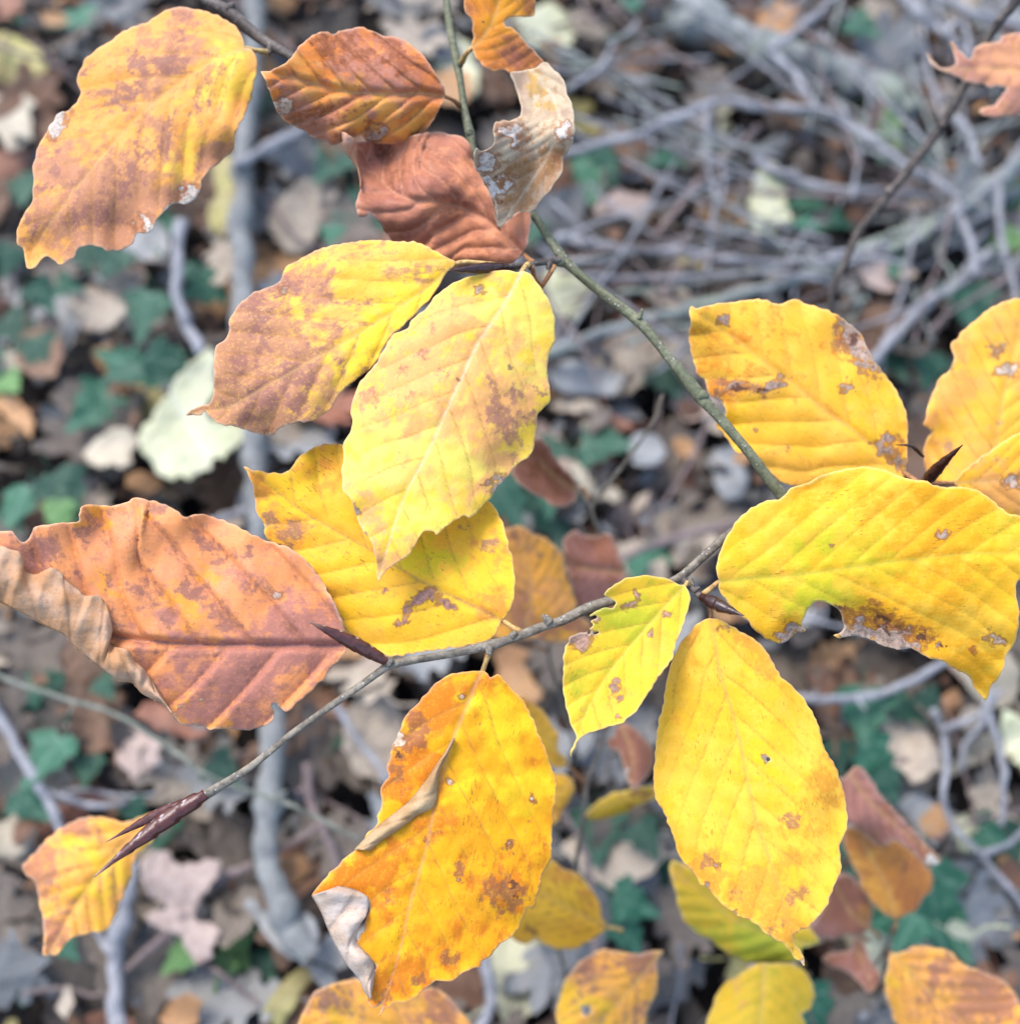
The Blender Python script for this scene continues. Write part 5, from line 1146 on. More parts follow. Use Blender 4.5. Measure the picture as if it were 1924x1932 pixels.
LAND = []        # (short phrase, u, v) to say where small things lie
def ground_leaf(label, phrase, poly, colour, h=0.02, curl=0.006, seed=0, kind='lobed'):
    """a fallen leaf with its own outline, lying on the litter"""
    out = resample(catmull(poly, 4, True), 3.0, True)
    out = out + np.stack([sines(out, 34, seed + 61), sines(out, 30, seed + 62)], 1) * 3.2 + np.stack([sines(out, 13, seed + 63), sines(out, 12, seed + 64)], 1) * 1.5
    V, F, L = triangulate(out, 7)
    c = V.mean(0); w = np.percentile(np.hypot(*(V - c).T), 95)
    q = (V - c) / w
    r = np.random.RandomState(seed + 400)
    a = r.uniform(0, 6.28)
    ax = q[:, 0] * math.cos(a) + q[:, 1] * math.sin(a)
    hh = h + curl * (ax ** 2) * r.choice([-1, 1, 1]) + .0020 * sines(V, 130, seed) + .0004 * sines(V, 40, seed + 5) + r.uniform(-.12, .12) * .05 * q[:, 0] + r.uniform(-.12, .12) * .05 * q[:, 1]
    P = ground(V, hh)
    vein = np.exp(-(np.abs(-q[:, 0] * math.sin(a) + q[:, 1] * math.cos(a)) / .05) ** 2)
    ph = (ax + np.abs(-q[:, 0] * math.sin(a) + q[:, 1] * math.cos(a)) * .8) * 4
    vein = np.maximum(vein, .6 * np.exp(-(np.abs(ph - np.round(ph)) / .09) ** 2))
    o = mesh_obj('fallen_leaf', P, F, LM[colour], None, P.mean(0), dict(vein=vein), .0003)
    tag(o, label, 'fallen leaf', 'dead leaves lying on the forest floor')
    LAND.append((phrase, c[0], c[1]))
    return o

GL = [
 ('large pale yellow green leaf with a straight midrib, lying left of the centre', 'large pale green leaf', '10', [(1200, 30), (1222, 150), (1225, 250), (1210, 330), (1160, 380), (1200, 440), (1300, 470), (1380, 500), (1372, 560), (1290, 640), (1210, 690), (1190, 735), (1130, 735), (1085, 775), (1040, 760), (980, 775), (900, 755), (855, 690), (820, 640), (780, 560), (800, 500), (850, 440), (900, 370), (960, 280), (1020, 180), (1120, 90)], 'pale yellow green', .075),
 ('cream leaf half tucked under the large pale green one', 'tucked cream leaf', '10', [(480, 640), (540, 560), (650, 490), (740, 500), (790, 555), (770, 610), (740, 640), (760, 690), (700, 715), (600, 720), (520, 690)], 'cream', .05),
 ('pinkish beige oak leaf lying flat below the longest bud', 'pinkish oak leaf', '20', [(850, 950), (930, 958), (1000, 1020), (1080, 1032), (1180, 1010), (1245, 1010), (1232, 1080), (1190, 1150), (1150, 1220), (1110, 1290), (1132, 1350), (1210, 1378), (1245, 1420), (1202, 1480), (1190, 1570), (1130, 1592), (1070, 1520), (1000, 1430), (900, 1392), (815, 1340), (840, 1300), (935, 1288), (900, 1230), (840, 1200), (800, 1120), (790, 1030), (825, 985)], 'pinkish beige', .06),
 ('pinkish beige lobed leaf under the biggest brown leaf', 'beige lobed leaf', '20', [(680, 258), (760, 248), (830, 300), (922, 332), (900, 400), (915, 450), (860, 492), (820, 530), (775, 572), (732, 560), (720, 490), (658, 450), (672, 370)], 'pinkish beige', .05),
 ('pale square cut yellow green leaf among the grey sticks', 'pale square leaf', '02', [(470, 935), (560, 950), (590, 1040), (602, 1120), (622, 1240), (540, 1300), (450, 1332), (410, 1262), (392, 1120), (412, 1050), (440, 1000)], 'pale yellow green', .05),
 ('curled tan orange leaf beside the pale square one', 'curled tan leaf', '02', [(78, 1140), (180, 1098), (330, 1120), (378, 1220), (352, 1322), (250, 1322), (150, 1262)], 'tan orange', .04),
 ('small silvery lobed leaf right of the folded dead leaf', 'silvery lobed leaf', '01', [(1440, 1150), (1530, 1108), (1560, 1058), (1640, 1090), (1742, 1105), (1738, 1190), (1680, 1230), (1640, 1292), (1582, 1258), (1520, 1232), (1450, 1200)], 'pinkish beige', .04),
 ('pale green leaf behind the torn orange leaf at the top', 'pale leaf behind the orange', '01', [(945, 120), (1080, 60), (1200, 10), (1290, 100), (1312, 250), (1180, 262), (1060, 232), (960, 160)], 'pale yellow green', .04),
 ('pale mint leaf behind the thin top twig', 'mint leaf behind the top twig', '01', [(515, 240), (620, 180), (700, 222), (760, 350), (785, 500), (700, 572), (600, 582), (540, 420)], 'pale yellow green', .035),
 ('yellow green leaf cut by the left edge near the top', 'yellow green edge leaf', '00', [(-60, 175), (0, 180), (100, 200), (200, 280), (272, 370), (230, 462), (120, 492), (0, 462), (-80, 400)], 'olive yellow', .05),
 ('cream lobed leaf at the left edge below the yellow green one', 'cream lobed edge leaf', '00', [(-60, 510), (0, 500), (60, 478), (120, 530), (202, 580), (160, 640), (192, 750), (130, 832), (60, 852), (0, 780), (-70, 700)], 'cream', .05),
 ('beige grey pointed leaf below the two tone brown one', 'grey pointed leaf', '00', [(1515, 1250), (1600, 1120), (1720, 1020), (1880, 975), (1912, 1060), (1850, 1200), (1780, 1350), (1700, 1442), (1620, 1420), (1540, 1340)], 'beige', .05),
 ('drooping olive yellow leaf hanging over the thick grey stem', 'olive leaf on the stem', '00', [(1200, 920), (1330, 888), (1402, 980), (1402, 1120), (1425, 1280), (1300, 1345), (1200, 1300), (1178, 1180), (1220, 1080)], 'olive yellow', .06),
 ('grey beige leaf with a dark hole at lower right', 'holed grey beige leaf', '22', [(1148, 210), (1210, 198), (1350, 250), (1440, 340), (1485, 430), (1430, 532), (1330, 562), (1240, 500), (1160, 400)], 'beige', .045),
 ('pale mint leaf cut by the right edge', 'mint leaf at the right edge', '22', [(1830, 150), (1924, 200), (2000, 260), (2000, 530), (1924, 482), (1850, 420), (1818, 280)], 'pale yellow green', .05),
 ('broad grey beige leaf left of the thick grey stem', 'broad grey beige leaf', '00', [(395, 1700), (520, 1615), (640, 1660), (705, 1750), (640, 1855), (520, 1875), (415, 1800)], 'beige', .045),
 ('pale green grey leaf beside the upper green twig', 'pale leaf by the green twig', '01', [(1165, 1540), (1300, 1518), (1445, 1600), (1405, 1750), (1280, 1802), (1190, 1762)], 'pale yellow green', .04),
 ('flat silvery leaf right of the central yellow one', 'flat silvery leaf', '11', [(1195, 150), (1350, 98), (1480, 160), (1602, 200), (1560, 292), (1400, 302), (1230, 272)], 'silvery grey', .04),
 ('blue grey leaf behind the spindly shoot', 'blue grey leaf', '11', [(1630, 590), (1700, 520), (1800, 530), (1842, 640), (1780, 705), (1680, 692)], 'silvery grey', .04),
 ('tan torn leaf at the left edge beside ivy', 'tan torn leaf', '10', [(-40, 285), (0, 288), (60, 310), (130, 370), (195, 440), (170, 545), (90, 472), (0, 402), (-50, 360)], 'tan orange', .05),
 ('silvery leaf right of the folded rust leaves', 'silvery leaf by the rust ones', '22', [(1225, 700), (1330, 618), (1450, 700), (1505, 850), (1420, 925), (1310, 832)], 'silvery grey', .04),
 ('mint leaf with a torn side at lower right', 'torn mint leaf', '22', [(1555, 760), (1680, 778), (1715, 880), (1640, 965), (1560, 902)], 'pale yellow green', .045),
 ('small grey green leaf below the torn mint one', 'small grey green leaf', '22', [(1475, 1050), (1600, 1008), (1695, 1030), (1640, 1132), (1540, 1205), (1490, 1130)], 'silvery grey', .04),
 ('tan lobed leaf just below the lower twig', 'tan lobed leaf', '11', [(890, 1765), (980, 1735), (1065, 1762), (1045, 1840), (1100, 1925), (1130, 2020), (1040, 2060), (960, 2000), (900, 1925)], 'tan orange', .06),
 ('rust leaf tucked under the biggest brown leaf', 'tucked rust leaf', '20', [(765, 170), (900, 108), (1040, 240), (1205, 285), (1080, 315), (900, 265)], 'russet', .09),
 ('tan round leaf at the bottom edge left of the centre', 'tan bottom leaf', '20', [(925, 1872), (1000, 1778), (1122, 1780), (1135, 1880), (1090, 1960), (920, 1960)], 'tan orange', .05),
 ('golden brown bent leaf beside the bottom peach leaf', 'bent golden leaf', '20', [(1495, 1860), (1600, 1700), (1755, 1590), (1790, 1640), (1700, 1760), (1640, 1900), (1560, 1960)], 'olive yellow', .05),
 ('cream leaf at the left edge behind the orange leaf', 'cream leaf behind the orange', '20', [(-40, 810), (0, 800), (100, 758), (185, 800), (200, 860), (150, 955), (50, 1002), (-40, 950)], 'cream', .045),
 ('grey green leaf lying over the thick stem near the bottom', 'grey green leaf on the stem', '20', [(1390, 1255), (1440, 1230), (1520, 1310), (1600, 1340), (1740, 1300), (1800, 1420), (1760, 1540), (1650, 1560), (1540, 1480), (1450, 1350)], 'silvery grey', .065),
 ('small beige leaf on the green shoot right of the bottom', 'small beige curled leaf', '20', [(1510, 1060), (1560, 1000), (1660, 980), (1745, 1010), (1730, 1110), (1640, 1150), (1540, 1130)], 'tan orange', .05),
 ('mauve grey leaf with a dark eye left of the warm yellow leaf', 'mauve grey leaf', '12', [(180, 620), (260, 590), (350, 640), (380, 800), (330, 900), (220, 860), (180, 740)], 'silvery grey', .045),
 ('narrow cream leaf beside the spindly shoot', 'narrow cream leaf', '11', [(1290, 640), (1370, 690), (1460, 790), (1620, 850), (1560, 910), (1440, 880), (1340, 800)], 'cream', .045),
 ('beige strip of leaf right of the central leaf', 'beige strip', '11', [(1190, 340), (1300, 330), (1470, 350), (1440, 400), (1300, 400), (1200, 380)], 'beige', .035),
 ('whitish strip of leaf under the beige strip', 'whitish strip', '11', [(1370, 480), (1480, 430), (1620, 450), (1600, 510), (1440, 520)], 'cream', .035),
]
for i, (lb, ph, tc, poly, colour, h) in enumerate(GL):
    ground_leaf(lb, ph, tl(tc, poly), colour, h, seed=i)
LAND += [('longest bud', 180, 1640), ('central yellow leaf', 850, 760), ('mottled orange leaf', 270, 260), ('biggest brown leaf', 300, 1150), ('bottom orange yellow leaf', 880, 1600), ('clear yellow leaf', 1410, 1500),
         ('biggest yellow leaf', 1650, 1080), ('warm yellow leaf', 1500, 740), ('smallest green leaf', 1180, 1240), ('pinkish lobed leaf on its twig', 1870, 150), ('folded dead leaf', 1000, 230), ('rust leaf at the top', 660, 165),
         ('fork of the upper twig', 1060, 490), ('dark slanting twig', 1680, 370)]

# -- sticks and fallen branches
def stick(label, paths, mat, cat='stick', name='fallen_stick', phrase=None, wob=.16, group='grey sticks lying on the litter'):
    """paths: lists of (u, v, radius px, height m); the first is the main stem, the others its side shoots"""
    parts = []
    for k, p in enumerate(paths):
        rj = np.random.RandomState(abs(int(p[0][0] * 3 + p[0][1])) % 9999 + k)
        Q = resample(catmull(p, 4), 26)
        n = len(Q)
        knot = np.where(rj.rand(n) < .16, rj.uniform(.15, .45, n), 0)
        Q[1:-1, :2] += rj.normal(0, 1, (n - 2, 2)) * np.minimum(Q[1:-1, 2:3] * .2, 2.4)
        Q[:, 2] *= (1 + rj.uniform(-.10, .10, n) + knot) * np.linspace(1, .9, n)
        Q[:, 3] += rj.normal(0, .0012, n)
        P = [ground([(q[0], q[1])], q[3])[0] for q in Q]
        rr = [q[2] * K * float((a - CAM) @ FWD) for q, a in zip(Q, P)]
        parts.append(tube(P, rr, 10, wob, int(p[0][0]) + k, sub=3))
        for i in range(2, n - 2):                    # short spurs
            if rj.rand() < .10 and Q[i, 2] < 14:
                a = rj.uniform(0, 6.28); L2 = rj.uniform(16, 46)
                e = [Q[i, :2] + np.array([math.cos(a), math.sin(a)]) * L2 * t + rj.normal(0, 2, 2) for t in (0, .5, 1)]
                P2 = [ground([q], Q[i, 3] + .002 * j)[0] for j, q in enumerate(e)]
                r2 = Q[i, 2] * K * .75 * .5
                parts.append(tube(P2, [r2, r2 * .8, r2 * .5], 7, wob, i, sub=3))
    v, f, al = join(parts)
    o = mesh_obj(name, v, f, mat, None, v.mean(0))
    tag(o, label, cat, group)
    if phrase:
        m = paths[0][len(paths[0]) // 2]
        LAND.append((phrase, m[0], m[1]))
    return o
def hp(pts, r, h, r2=None, hv=0.0):
    n = len(pts)
    rr = np.random.RandomState(int(abs(pts[0][0]) + abs(pts[0][1])))
    return [(p[0], p[1], r + ((r2 if r2 is not None else r * .8) - r) * i / max(1, n - 1), h + hv * i / max(1, n - 1) + rr.uniform(-.003, .003)) for i, p in enumerate(pts)]

stick('thick grey stem running down the left third of the photo', [hp([(482, -60), (480, 40), (468, 180), (458, 300), (454, 420), (457, 520), (464, 640), (482, 900), (500, 1150), (512, 1300), (513, 1400), (508, 1520), (502, 1621), (522, 1688), (549, 1755), (590, 1808)], 18, .068, 27)], bark_mat('stem_bark', (0.19, 0.20, 0.195), (0.135, 0.135, 0.13), None, scale=90, rough=.8, seed=33.), 'stem', 'fallen_branch', 'thick grey stem')
stick('thick mossy grey log lying at the upper right behind the twigs', [hp([(1270, 15), (1340, 50), (1420, 85), (1500, 112), (1590, 138), (1660, 170), (1720, 215)], 36, .05, 28)], STKG, 'log', 'fallen_log', 'mossy grey log')
stick('pale grey forked branch crossing the upper right, arched', [hp([(1040, 296), (1068, 288), (1175, 263), (1282, 219), (1359, 190), (1449, 206), (1546, 206), (1616, 243), (1706, 306), (1766, 343), (1816, 376)], 7.8, .085), hp([(1449, 92), (1496, 140), (1540, 202)], 7, .08, 8), hp([(1452, 94), (1516, 45), (1560, 8), (1610, -40)], 8.5, .08)], STK, 'branch', 'fallen_branch', 'arched forked branch')
stick('grey twig with a hooked side shoot at the top right corner', [hp([(1680, -20), (1749, 37), (1802, 80), (1832, 112)], 9, .10), hp([(1786, 66), (1798, 40), (1816, 42), (1826, 70), (1829, 104)], 6, .105)], STK, phrase='hooked twig')
stick('grey twig running out of the top right corner', [hp([(1760, -8), (1850, 27), (1924, 47), (1990, 62)], 9, .08)], STK, phrase='corner twig')
stick('thin grey twig hanging straight down under the arched branch', [hp([(1336, 205), (1334, 300), (1350, 373), (1340, 440)], 6, .07)], STK)
stick('mauve twig slanting down left below the arched branch', [hp([(1430, 240), (1349, 310), (1283, 385), (1230, 450)], 8.5, .06)], STKB, phrase='mauve slanting twig')
stick('level grey twig above the bundle of sticks at right', [hp([(1420, 300), (1516, 343), (1616, 360), (1700, 365), (1783, 370), (1870, 352)], 9, .06)], STK)
stick('long sagging grey stick from the green twig to the bundle', [hp([(1050, 450), (1180, 470), (1283, 473), (1383, 493), (1483, 497), (1583, 483), (1680, 462)], 10, .06)], STK, phrase='sagging grey stick')
stick('thick green grey stick rising to the right edge bundle', [hp([(1020, 672), (1150, 622), (1283, 585), (1449, 540), (1583, 500), (1716, 453), (1803, 387), (1860, 340)], 10, .06, 11)], STKG, phrase='thick green grey stick')
stick('thickest stick of the bundle at the right edge', [hp([(2010, 250), (1924, 300), (1849, 367), (1760, 412), (1690, 440), (1590, 484)], 17, .06, 9)], STKG, phrase='right edge bundle')
stick('second thick stick of the bundle, lower at the right edge', [hp([(2010, 330), (1900, 370), (1800, 440), (1720, 480), (1620, 530)], 15, .04, 9)], STKG)
stick('short grey twig dropping from the bundle', [hp([(1800, 385), (1822, 430), (1834, 475), (1838, 520)], 8.5, .08)], STK)
stick('thin upright twig near the right edge', [hp([(1880, 350), (1890, 460), (1903, 510), (1920, 580)], 7.5, .07)], STK)
stick('grey stick slanting up behind the yellow leaves at right', [hp([(1600, 745), (1640, 690), (1716, 600), (1760, 565), (1803, 530), (1870, 470)], 11, .06)], STK, phrase='slanting grey stick')
stick('short pale twig below the pinkish lobed leaf', [hp([(1800, 222), (1828, 248), (1836, 285), (1850, 310)], 8, .10)], STK)
stick('grey branch right of the clear yellow leaf, bending up', [hp([(1440, 1316), (1583, 1318), (1666, 1308), (1716, 1288), (1800, 1240)], 9.5, .07)], STK, phrase='bending grey branch')
stick('branched grey twig near the lower right edge', [hp([(1760, 1340), (1776, 1375), (1787, 1440), (1778, 1500), (1802, 1565), (1850, 1612)], 7.5, .07), hp([(1774, 1378), (1850, 1348), (1890, 1300)], 6.5, .07), hp([(1868, 1300), (1850, 1370), (1822, 1400), (1814, 1455)], 6, .075), hp([(1850, 1612), (1890, 1598), (1940, 1560)], 7, .07), hp([(1848, 1612), (1890, 1660), (1940, 1720)], 7, .07)], STK, 'branch', 'fallen_branch', 'branched grey twig')
stick('thin twig hanging at the right edge beside the mint leaf', [hp([(1862, 1330), (1885, 1410), (1895, 1470), (1888, 1560)], 7, .09)], STK)
stick('brownish twig under the fork, slanting left', [hp([(1390, 990), (1283, 1010), (1175, 1053), (1110, 1090)], 8.5, .07)], STKB, phrase='brownish twig')
stick('dark grey branch at the left edge curving down', [hp([(-30, 1300), (20, 1390), (50, 1450), (85, 1500), (105, 1540), (122, 1580)], 11, .06, 8), hp([(80, 1490), (110, 1500), (170, 1520), (240, 1515)], 7, .055)], STK, 'branch', 'fallen_branch', 'left edge branch')
stick('forked grey branch under the lower left orange leaf', [hp([(252, 1630), (237, 1700), (222, 1760), (214, 1810), (218, 1860), (222, 1990)], 14, .06, 17), hp([(218, 1800), (196, 1780), (176, 1740)], 9, .06)], STK, 'branch', 'fallen_branch', 'forked grey branch')
stick('short grey twig right of the mottled orange leaf tip', [hp([(342, 420), (333, 500), (337, 567), (352, 610), (380, 668)], 10, .07, 12)], STK, phrase='short grey twig')
stick('lilac grey twig between the top orange and rust leaves', [hp([(440, 308), (480, 292), (520, 270), (565, 247), (640, 210)], 10, .08)], STK, phrase='lilac twig')
stick('slanting mauve stick beside the pinkish oak leaf', [hp([(480, 1627), (447, 1645), (413, 1661), (330, 1745), (233, 1835)], 9, .055)], STKB, phrase='slanting mauve stick')
stick('forked mauve twig right of the thick stem', [hp([(578, 1440), (587, 1520), (603, 1555), (637, 1640), (660, 1700)], 9, .06), hp([(602, 1556), (560, 1585), (495, 1622)], 8, .06)], STKB, phrase='forked mauve twig')
stick('thin pale green stem arching across the lower left', [hp([(-30, 1262), (27, 1288), (120, 1318), (217, 1348), (300, 1398), (393, 1465), (467, 1491), (540, 1515), (600, 1545), (680, 1585)], 5, .16, 4)], bark_mat('green_stem', (0.125, 0.14, 0.11), (0.16, 0.165, 0.135), None, seed=28.), 'stem', 'thin_stem', 'pale green stem', .06)
stick('grey twig behind the bottom orange leaf at left', [hp([(630, 1330), (680, 1400), (715, 1445), (740, 1500)], 7, .07)], STK)
stick('grey upright stick at the bottom edge below the orange leaf', [hp([(912, 1790), (925, 1870), (905, 1960), (890, 2030)], 12, .05)], STK)
stick('thin mauve twig right of the shoot with yellow leaves', [hp([(1095, 1570), (1115, 1680), (1122, 1800), (1110, 1900)], 7, .08)], STKB)
stick('grey stick under the biggest brown leaf top edge', [hp([(380, 992), (450, 970), (520, 950), (640, 900)], 9, .06)], STK)

BRUSH = []
def covered_quick(u, v):
    return any(inside(p, np.array([u]), np.array([v]))[0] for p in FRONT)
# the tangle of thin dead twigs at the upper right, all running towards the bundle
rs = random.Random(21)
for k, (w, a, b) in enumerate([
  ('topmost thin twig fanning left from the bundle', (1180, 330), (1800, 372)), ('thin twig just under the level grey twig', (1330, 372), (1815, 392)), ('thin twig passing behind the pale square leaf', (1260, 455), (1790, 398)),
  ('thin twig passing left of the pale square leaf', (1385, 250), (1330, 520)), ('thin twig under the mossy log', (1330, 170), (1720, 262)), ('thin twig beside the curled tan leaf', (1290, 360), (1560, 520)),
  ('thin brown twig crossing the sagging grey stick', (1500, 420), (1620, 590)), ('thin twig below the sagging grey stick', (1090, 520), (1560, 520)), ('thin twig beneath the thick green grey stick', (1180, 650), (1640, 560)),
  ('pale twig at the right edge above the bundle', (1700, 300), (1940, 232)), ('pale twig at the right edge under the bundle', (1690, 520), (1940, 402)), ('third thin stick of the bundle', (1640, 500), (1960, 300)), ('fourth thin stick of the bundle', (1600, 505), (1880, 395)),
  ('thin grey twig above the slanting grey stick', (1560, 600), (1930, 490)), ('thin twig in the upper middle right of the torn orange leaf', (1085, 120), (1260, 60)), ('thin tan twig slanting below the pale leaf at the top', (1075, 165), (1200, 40)), ('thin twig under the corner twig', (1640, 60), (1940, 130)),
  ('thin upright twig left of the dark slanting twig', (1590, 180), (1625, 330)), ('thin upright twig right of the dark slanting twig', (1770, 330), (1790, 560)), ('low thin twig behind the warm yellow leaf', (1250, 690), (1420, 560))]):
    h0 = rs.uniform(.035, .075)
    P = []
    for i in range(6):
        t = i / 5
        P.append((a[0] + (b[0] - a[0]) * t + rs.uniform(-14, 14), a[1] + (b[1] - a[1]) * t + rs.uniform(-14, 14), rs.uniform(3.4, 5.4), h0 + rs.uniform(-.008, .008)))
    stick(w, [P], rs.choice([STK, STK, STKG, STKB]), 'twig', 'dead_twig', group='tangle of dead twigs at the upper right')

for k in range(120):
    u = rs.uniform(1040, 1930); v = rs.uniform(-10, 640)
    if covered_quick(u, v): continue
    a0 = math.atan2(385 - v, 1815 - u) + rs.gauss(0, .28) if rs.random() < .62 else rs.uniform(0, 3.14)
    L = rs.uniform(60, 210)
    h0 = rs.uniform(.03, .085)
    P = [(u + math.cos(a0) * L * t + rs.uniform(-7, 7), v + math.sin(a0) * L * t + rs.uniform(-7, 7), rs.uniform(1.9, 4.0), h0 + .012 * t) for t in (-1, -.3, .3, 1)]
    BRUSH.append((P, rs.choice([STK, STK, STKG, STKB])))

# -- ivy
def ivy(label, phrase, leaves, light=False, h=.045):
    c = np.mean([tl(t[0], [t[1:3]])[0][:2] for t in leaves], 0)
    root = thing('ivy_plant', label, 'ivy', ground([c], .01)[0], 'ivy creeping through the dead leaves')
    pts = []
    for i, t in enumerate(leaves):
        u, v = tl(t[0], [t[1:3]])[0][:2]
        r = np.random.RandomState(int(u * 3 + v))
        put_leaf('leaf', 'ivy', r.randint(4), IVYL if (light or (len(t) > 5 and t[5])) else IVY, (u, v), t[3] / 3.0 * 1.28, t[4], h + r.uniform(-.012, .02), r.uniform(-.4, .4), r.uniform(-.4, .4), root)
        pts.append(ground([(u - 25 * math.cos(math.radians(t[4])), v - 25 * math.sin(math.radians(t[4])))], h - .022)[0])
    if len(pts) == 1: pts.append(pts[0] + np.array([.03, .02, -.02]))
    pts = sorted(pts, key=lambda p: p[0])
    v, f, al = tube(pts, [.0012] * len(pts), 6, .1, 3)
    mesh_obj('stem', v, f, STKB, root)
    LAND.append((phrase, c[0], c[1]))
ivy('largest dark teal ivy leaves, left of the big pale green leaf', 'largest ivy', [('10', 830, 150, 380, 150), ('10', 520, 390, 290, 130), ('10', 960, 120, 220, 20), ('10', 650, 100, 200, 200)], h=.06)
ivy('green ivy at the left edge above the tan torn leaf', 'left edge ivy', [('10', 240, 90, 230, 70), ('10', 50, 240, 180, 40, 1), ('10', 10, 130, 150, 120)])
ivy('ivy above the biggest brown leaf', 'ivy above the brown leaf', [('10', 370, 880, 280, 60), ('10', 100, 930, 240, 100), ('10', 330, 1000, 180, 90, 1), ('10', 80, 1010, 160, 60)], h=.06)
ivy('teal ivy in the upper left corner', 'corner ivy', [('00', 400, 100, 260, 160), ('00', 60, 110, 170, 30), ('00', 90, 40, 140, 60)])
ivy('dark ivy under the tip of the mottled orange leaf', 'ivy under the orange tip', [('00', 720, 1370, 340, 30), ('00', 620, 1500, 240, 100), ('00', 900, 1300, 220, 150), ('00', 470, 1450, 170, 60)])
ivy('ivy left of the thick grey stem above centre', 'ivy by the stem', [('00', 820, 1790, 260, 100), ('00', 1150, 1630, 210, 150), ('00', 390, 1620, 140, 20), ('00', 1090, 1560, 150, 60)])
ivy('ivy low at the left edge of the upper half', 'low left ivy', [('00', 140, 1060, 230, 80), ('00', 30, 1100, 180, 140), ('00', 250, 1690, 190, 60), ('00', 40, 1480, 170, 100), ('00', 130, 1870, 220, 30)])
ivy('ivy between the rust leaf and the red brown one', 'ivy by the rust leaf', [('00', 1860, 940, 230, 120), ('00', 1500, 590, 170, 90), ('01', 30, 920, 230, 60), ('00', 1650, 560, 140, 40)])
ivy('ivy under the curled red brown leaf', 'ivy under the red leaf', [('01', 190, 1290, 240, 60), ('00', 1880, 1330, 150, 90), ('01', 60, 1180, 180, 150)])
ivy('bright ivy right of the folded dead leaf', 'ivy by the folded leaf', [('01', 1450, 1000, 310, 100), ('01', 1860, 910, 190, 30), ('01', 1100, 1330, 150, 100), ('01', 1500, 900, 160, 60)])
ivy('small bright ivy leaf beside the mossy log', 'ivy by the log', [('02', 1040, 150, 180, 40), ('01', 1650, 30, 140, 90)], h=.06)
ivy('ivy under the dark slanting twig', 'ivy under the dark twig', [('02', 1160, 740, 230, 60, 1), ('02', 1330, 820, 220, 110), ('02', 1420, 950, 160, 40), ('02', 1180, 880, 140, 140)])
ivy('ivy among the grey sticks at the upper right', 'ivy among the sticks', [('02', 740, 1280, 170, 40), ('02', 690, 1150, 190, 150), ('02', 1190, 1480, 190, 80), ('02', 910, 1250, 130, 20)])
ivy('ivy at the right edge beside the bundle of sticks', 'right edge ivy', [('02', 1640, 1760, 330, 90), ('02', 1890, 1120, 220, 120), ('02', 1760, 1420, 200, 90), ('02', 1880, 1360, 160, 30, 1)])
ivy('ivy right of the tip of the central yellow leaf', 'ivy right of the centre', [('11', 950, 920, 290, 60), ('11', 1220, 1010, 330, 80), ('11', 1220, 620, 200, 20), ('11', 1190, 900, 170, 100)])
ivy('small ivy beside the upper green twig', 'ivy by the green twig', [('11', 1860, 220, 210, 60), ('11', 1500, 580, 260, 15), ('11', 1800, 1210, 150, 30), ('11', 1680, 1290, 160, 100)])
ivy('ivy behind the warm yellow leaf', 'ivy behind the warm yellow', [('12', 1220, 130, 190, 70), ('12', 1390, 160, 260, 110), ('12', 1250, 20, 150, 30)])
ivy('ivy left of the pale green stem at lower left', 'lower left ivy', [('20', 280, 130, 290, 60), ('20', 250, 450, 300, 110), ('20', 180, 690, 230, 40), ('20', 490, 510, 180, 90), ('20', 120, 90, 200, 150)])
ivy('ivy under the lower grey brown twig', 'ivy under the twig', [('20', 1280, 510, 210, 40), ('20', 770, 740, 150, 60), ('20', 910, 880, 220, 100), ('20', 1870, 340, 150, 100), ('20', 600, 30, 150, 50)])
ivy('light green ivy at the bottom beside the pinkish oak leaf', 'light green ivy', [('20', 1000, 1570, 190, 140), ('20', 1340, 1490, 230, 60), ('20', 1260, 1650, 180, 110), ('20', 1400, 1380, 150, 40)], True)
ivy('green ivy near the bottom edge right of the light one', 'bottom ivy', [('20', 1440, 1710, 290, 70), ('20', 1290, 1840, 220, 120), ('20', 100, 1740, 170, 60), ('20', 380, 1510, 150, 40), ('20', 1180, 1730, 160, 90, 1)])
ivy('ivy between the bottom orange leaf and the clear yellow one', 'ivy between the leaves', [('21', 1460, 880, 320, 90), ('21', 1740, 900, 220, 60), ('21', 1490, 1150, 190, 50), ('21', 1670, 1260, 240, 20), ('21', 1850, 1120, 200, 120), ('21', 1640, 1440, 200, 60)])
ivy('ivy right of the clear yellow leaf', 'ivy right of the clear yellow', [('22', 1040, 200, 300, 100), ('22', 1130, 470, 280, 50), ('22', 1300, 160, 210, 30), ('22', 900, 430, 180, 90), ('22', 1180, 590, 170, 70)], h=.05)
ivy('big teal ivy leaf below the folded rust leaves', 'big teal ivy', [('22', 1440, 1290, 430, 80), ('22', 1140, 1350, 210, 160), ('22', 960, 1000, 200, 90), ('22', 1280, 1420, 220, 130), ('22', 1560, 1470, 240, 60)], h=.06)
ivy('ivy beside the branched twig at the right edge', 'ivy by the branched twig', [('22', 1840, 980, 300, 70), ('22', 1760, 860, 200, 30), ('22', 1700, 900, 140, 150), ('22', 820, 1880, 260, 40), ('22', 1420, 120, 160, 60)])

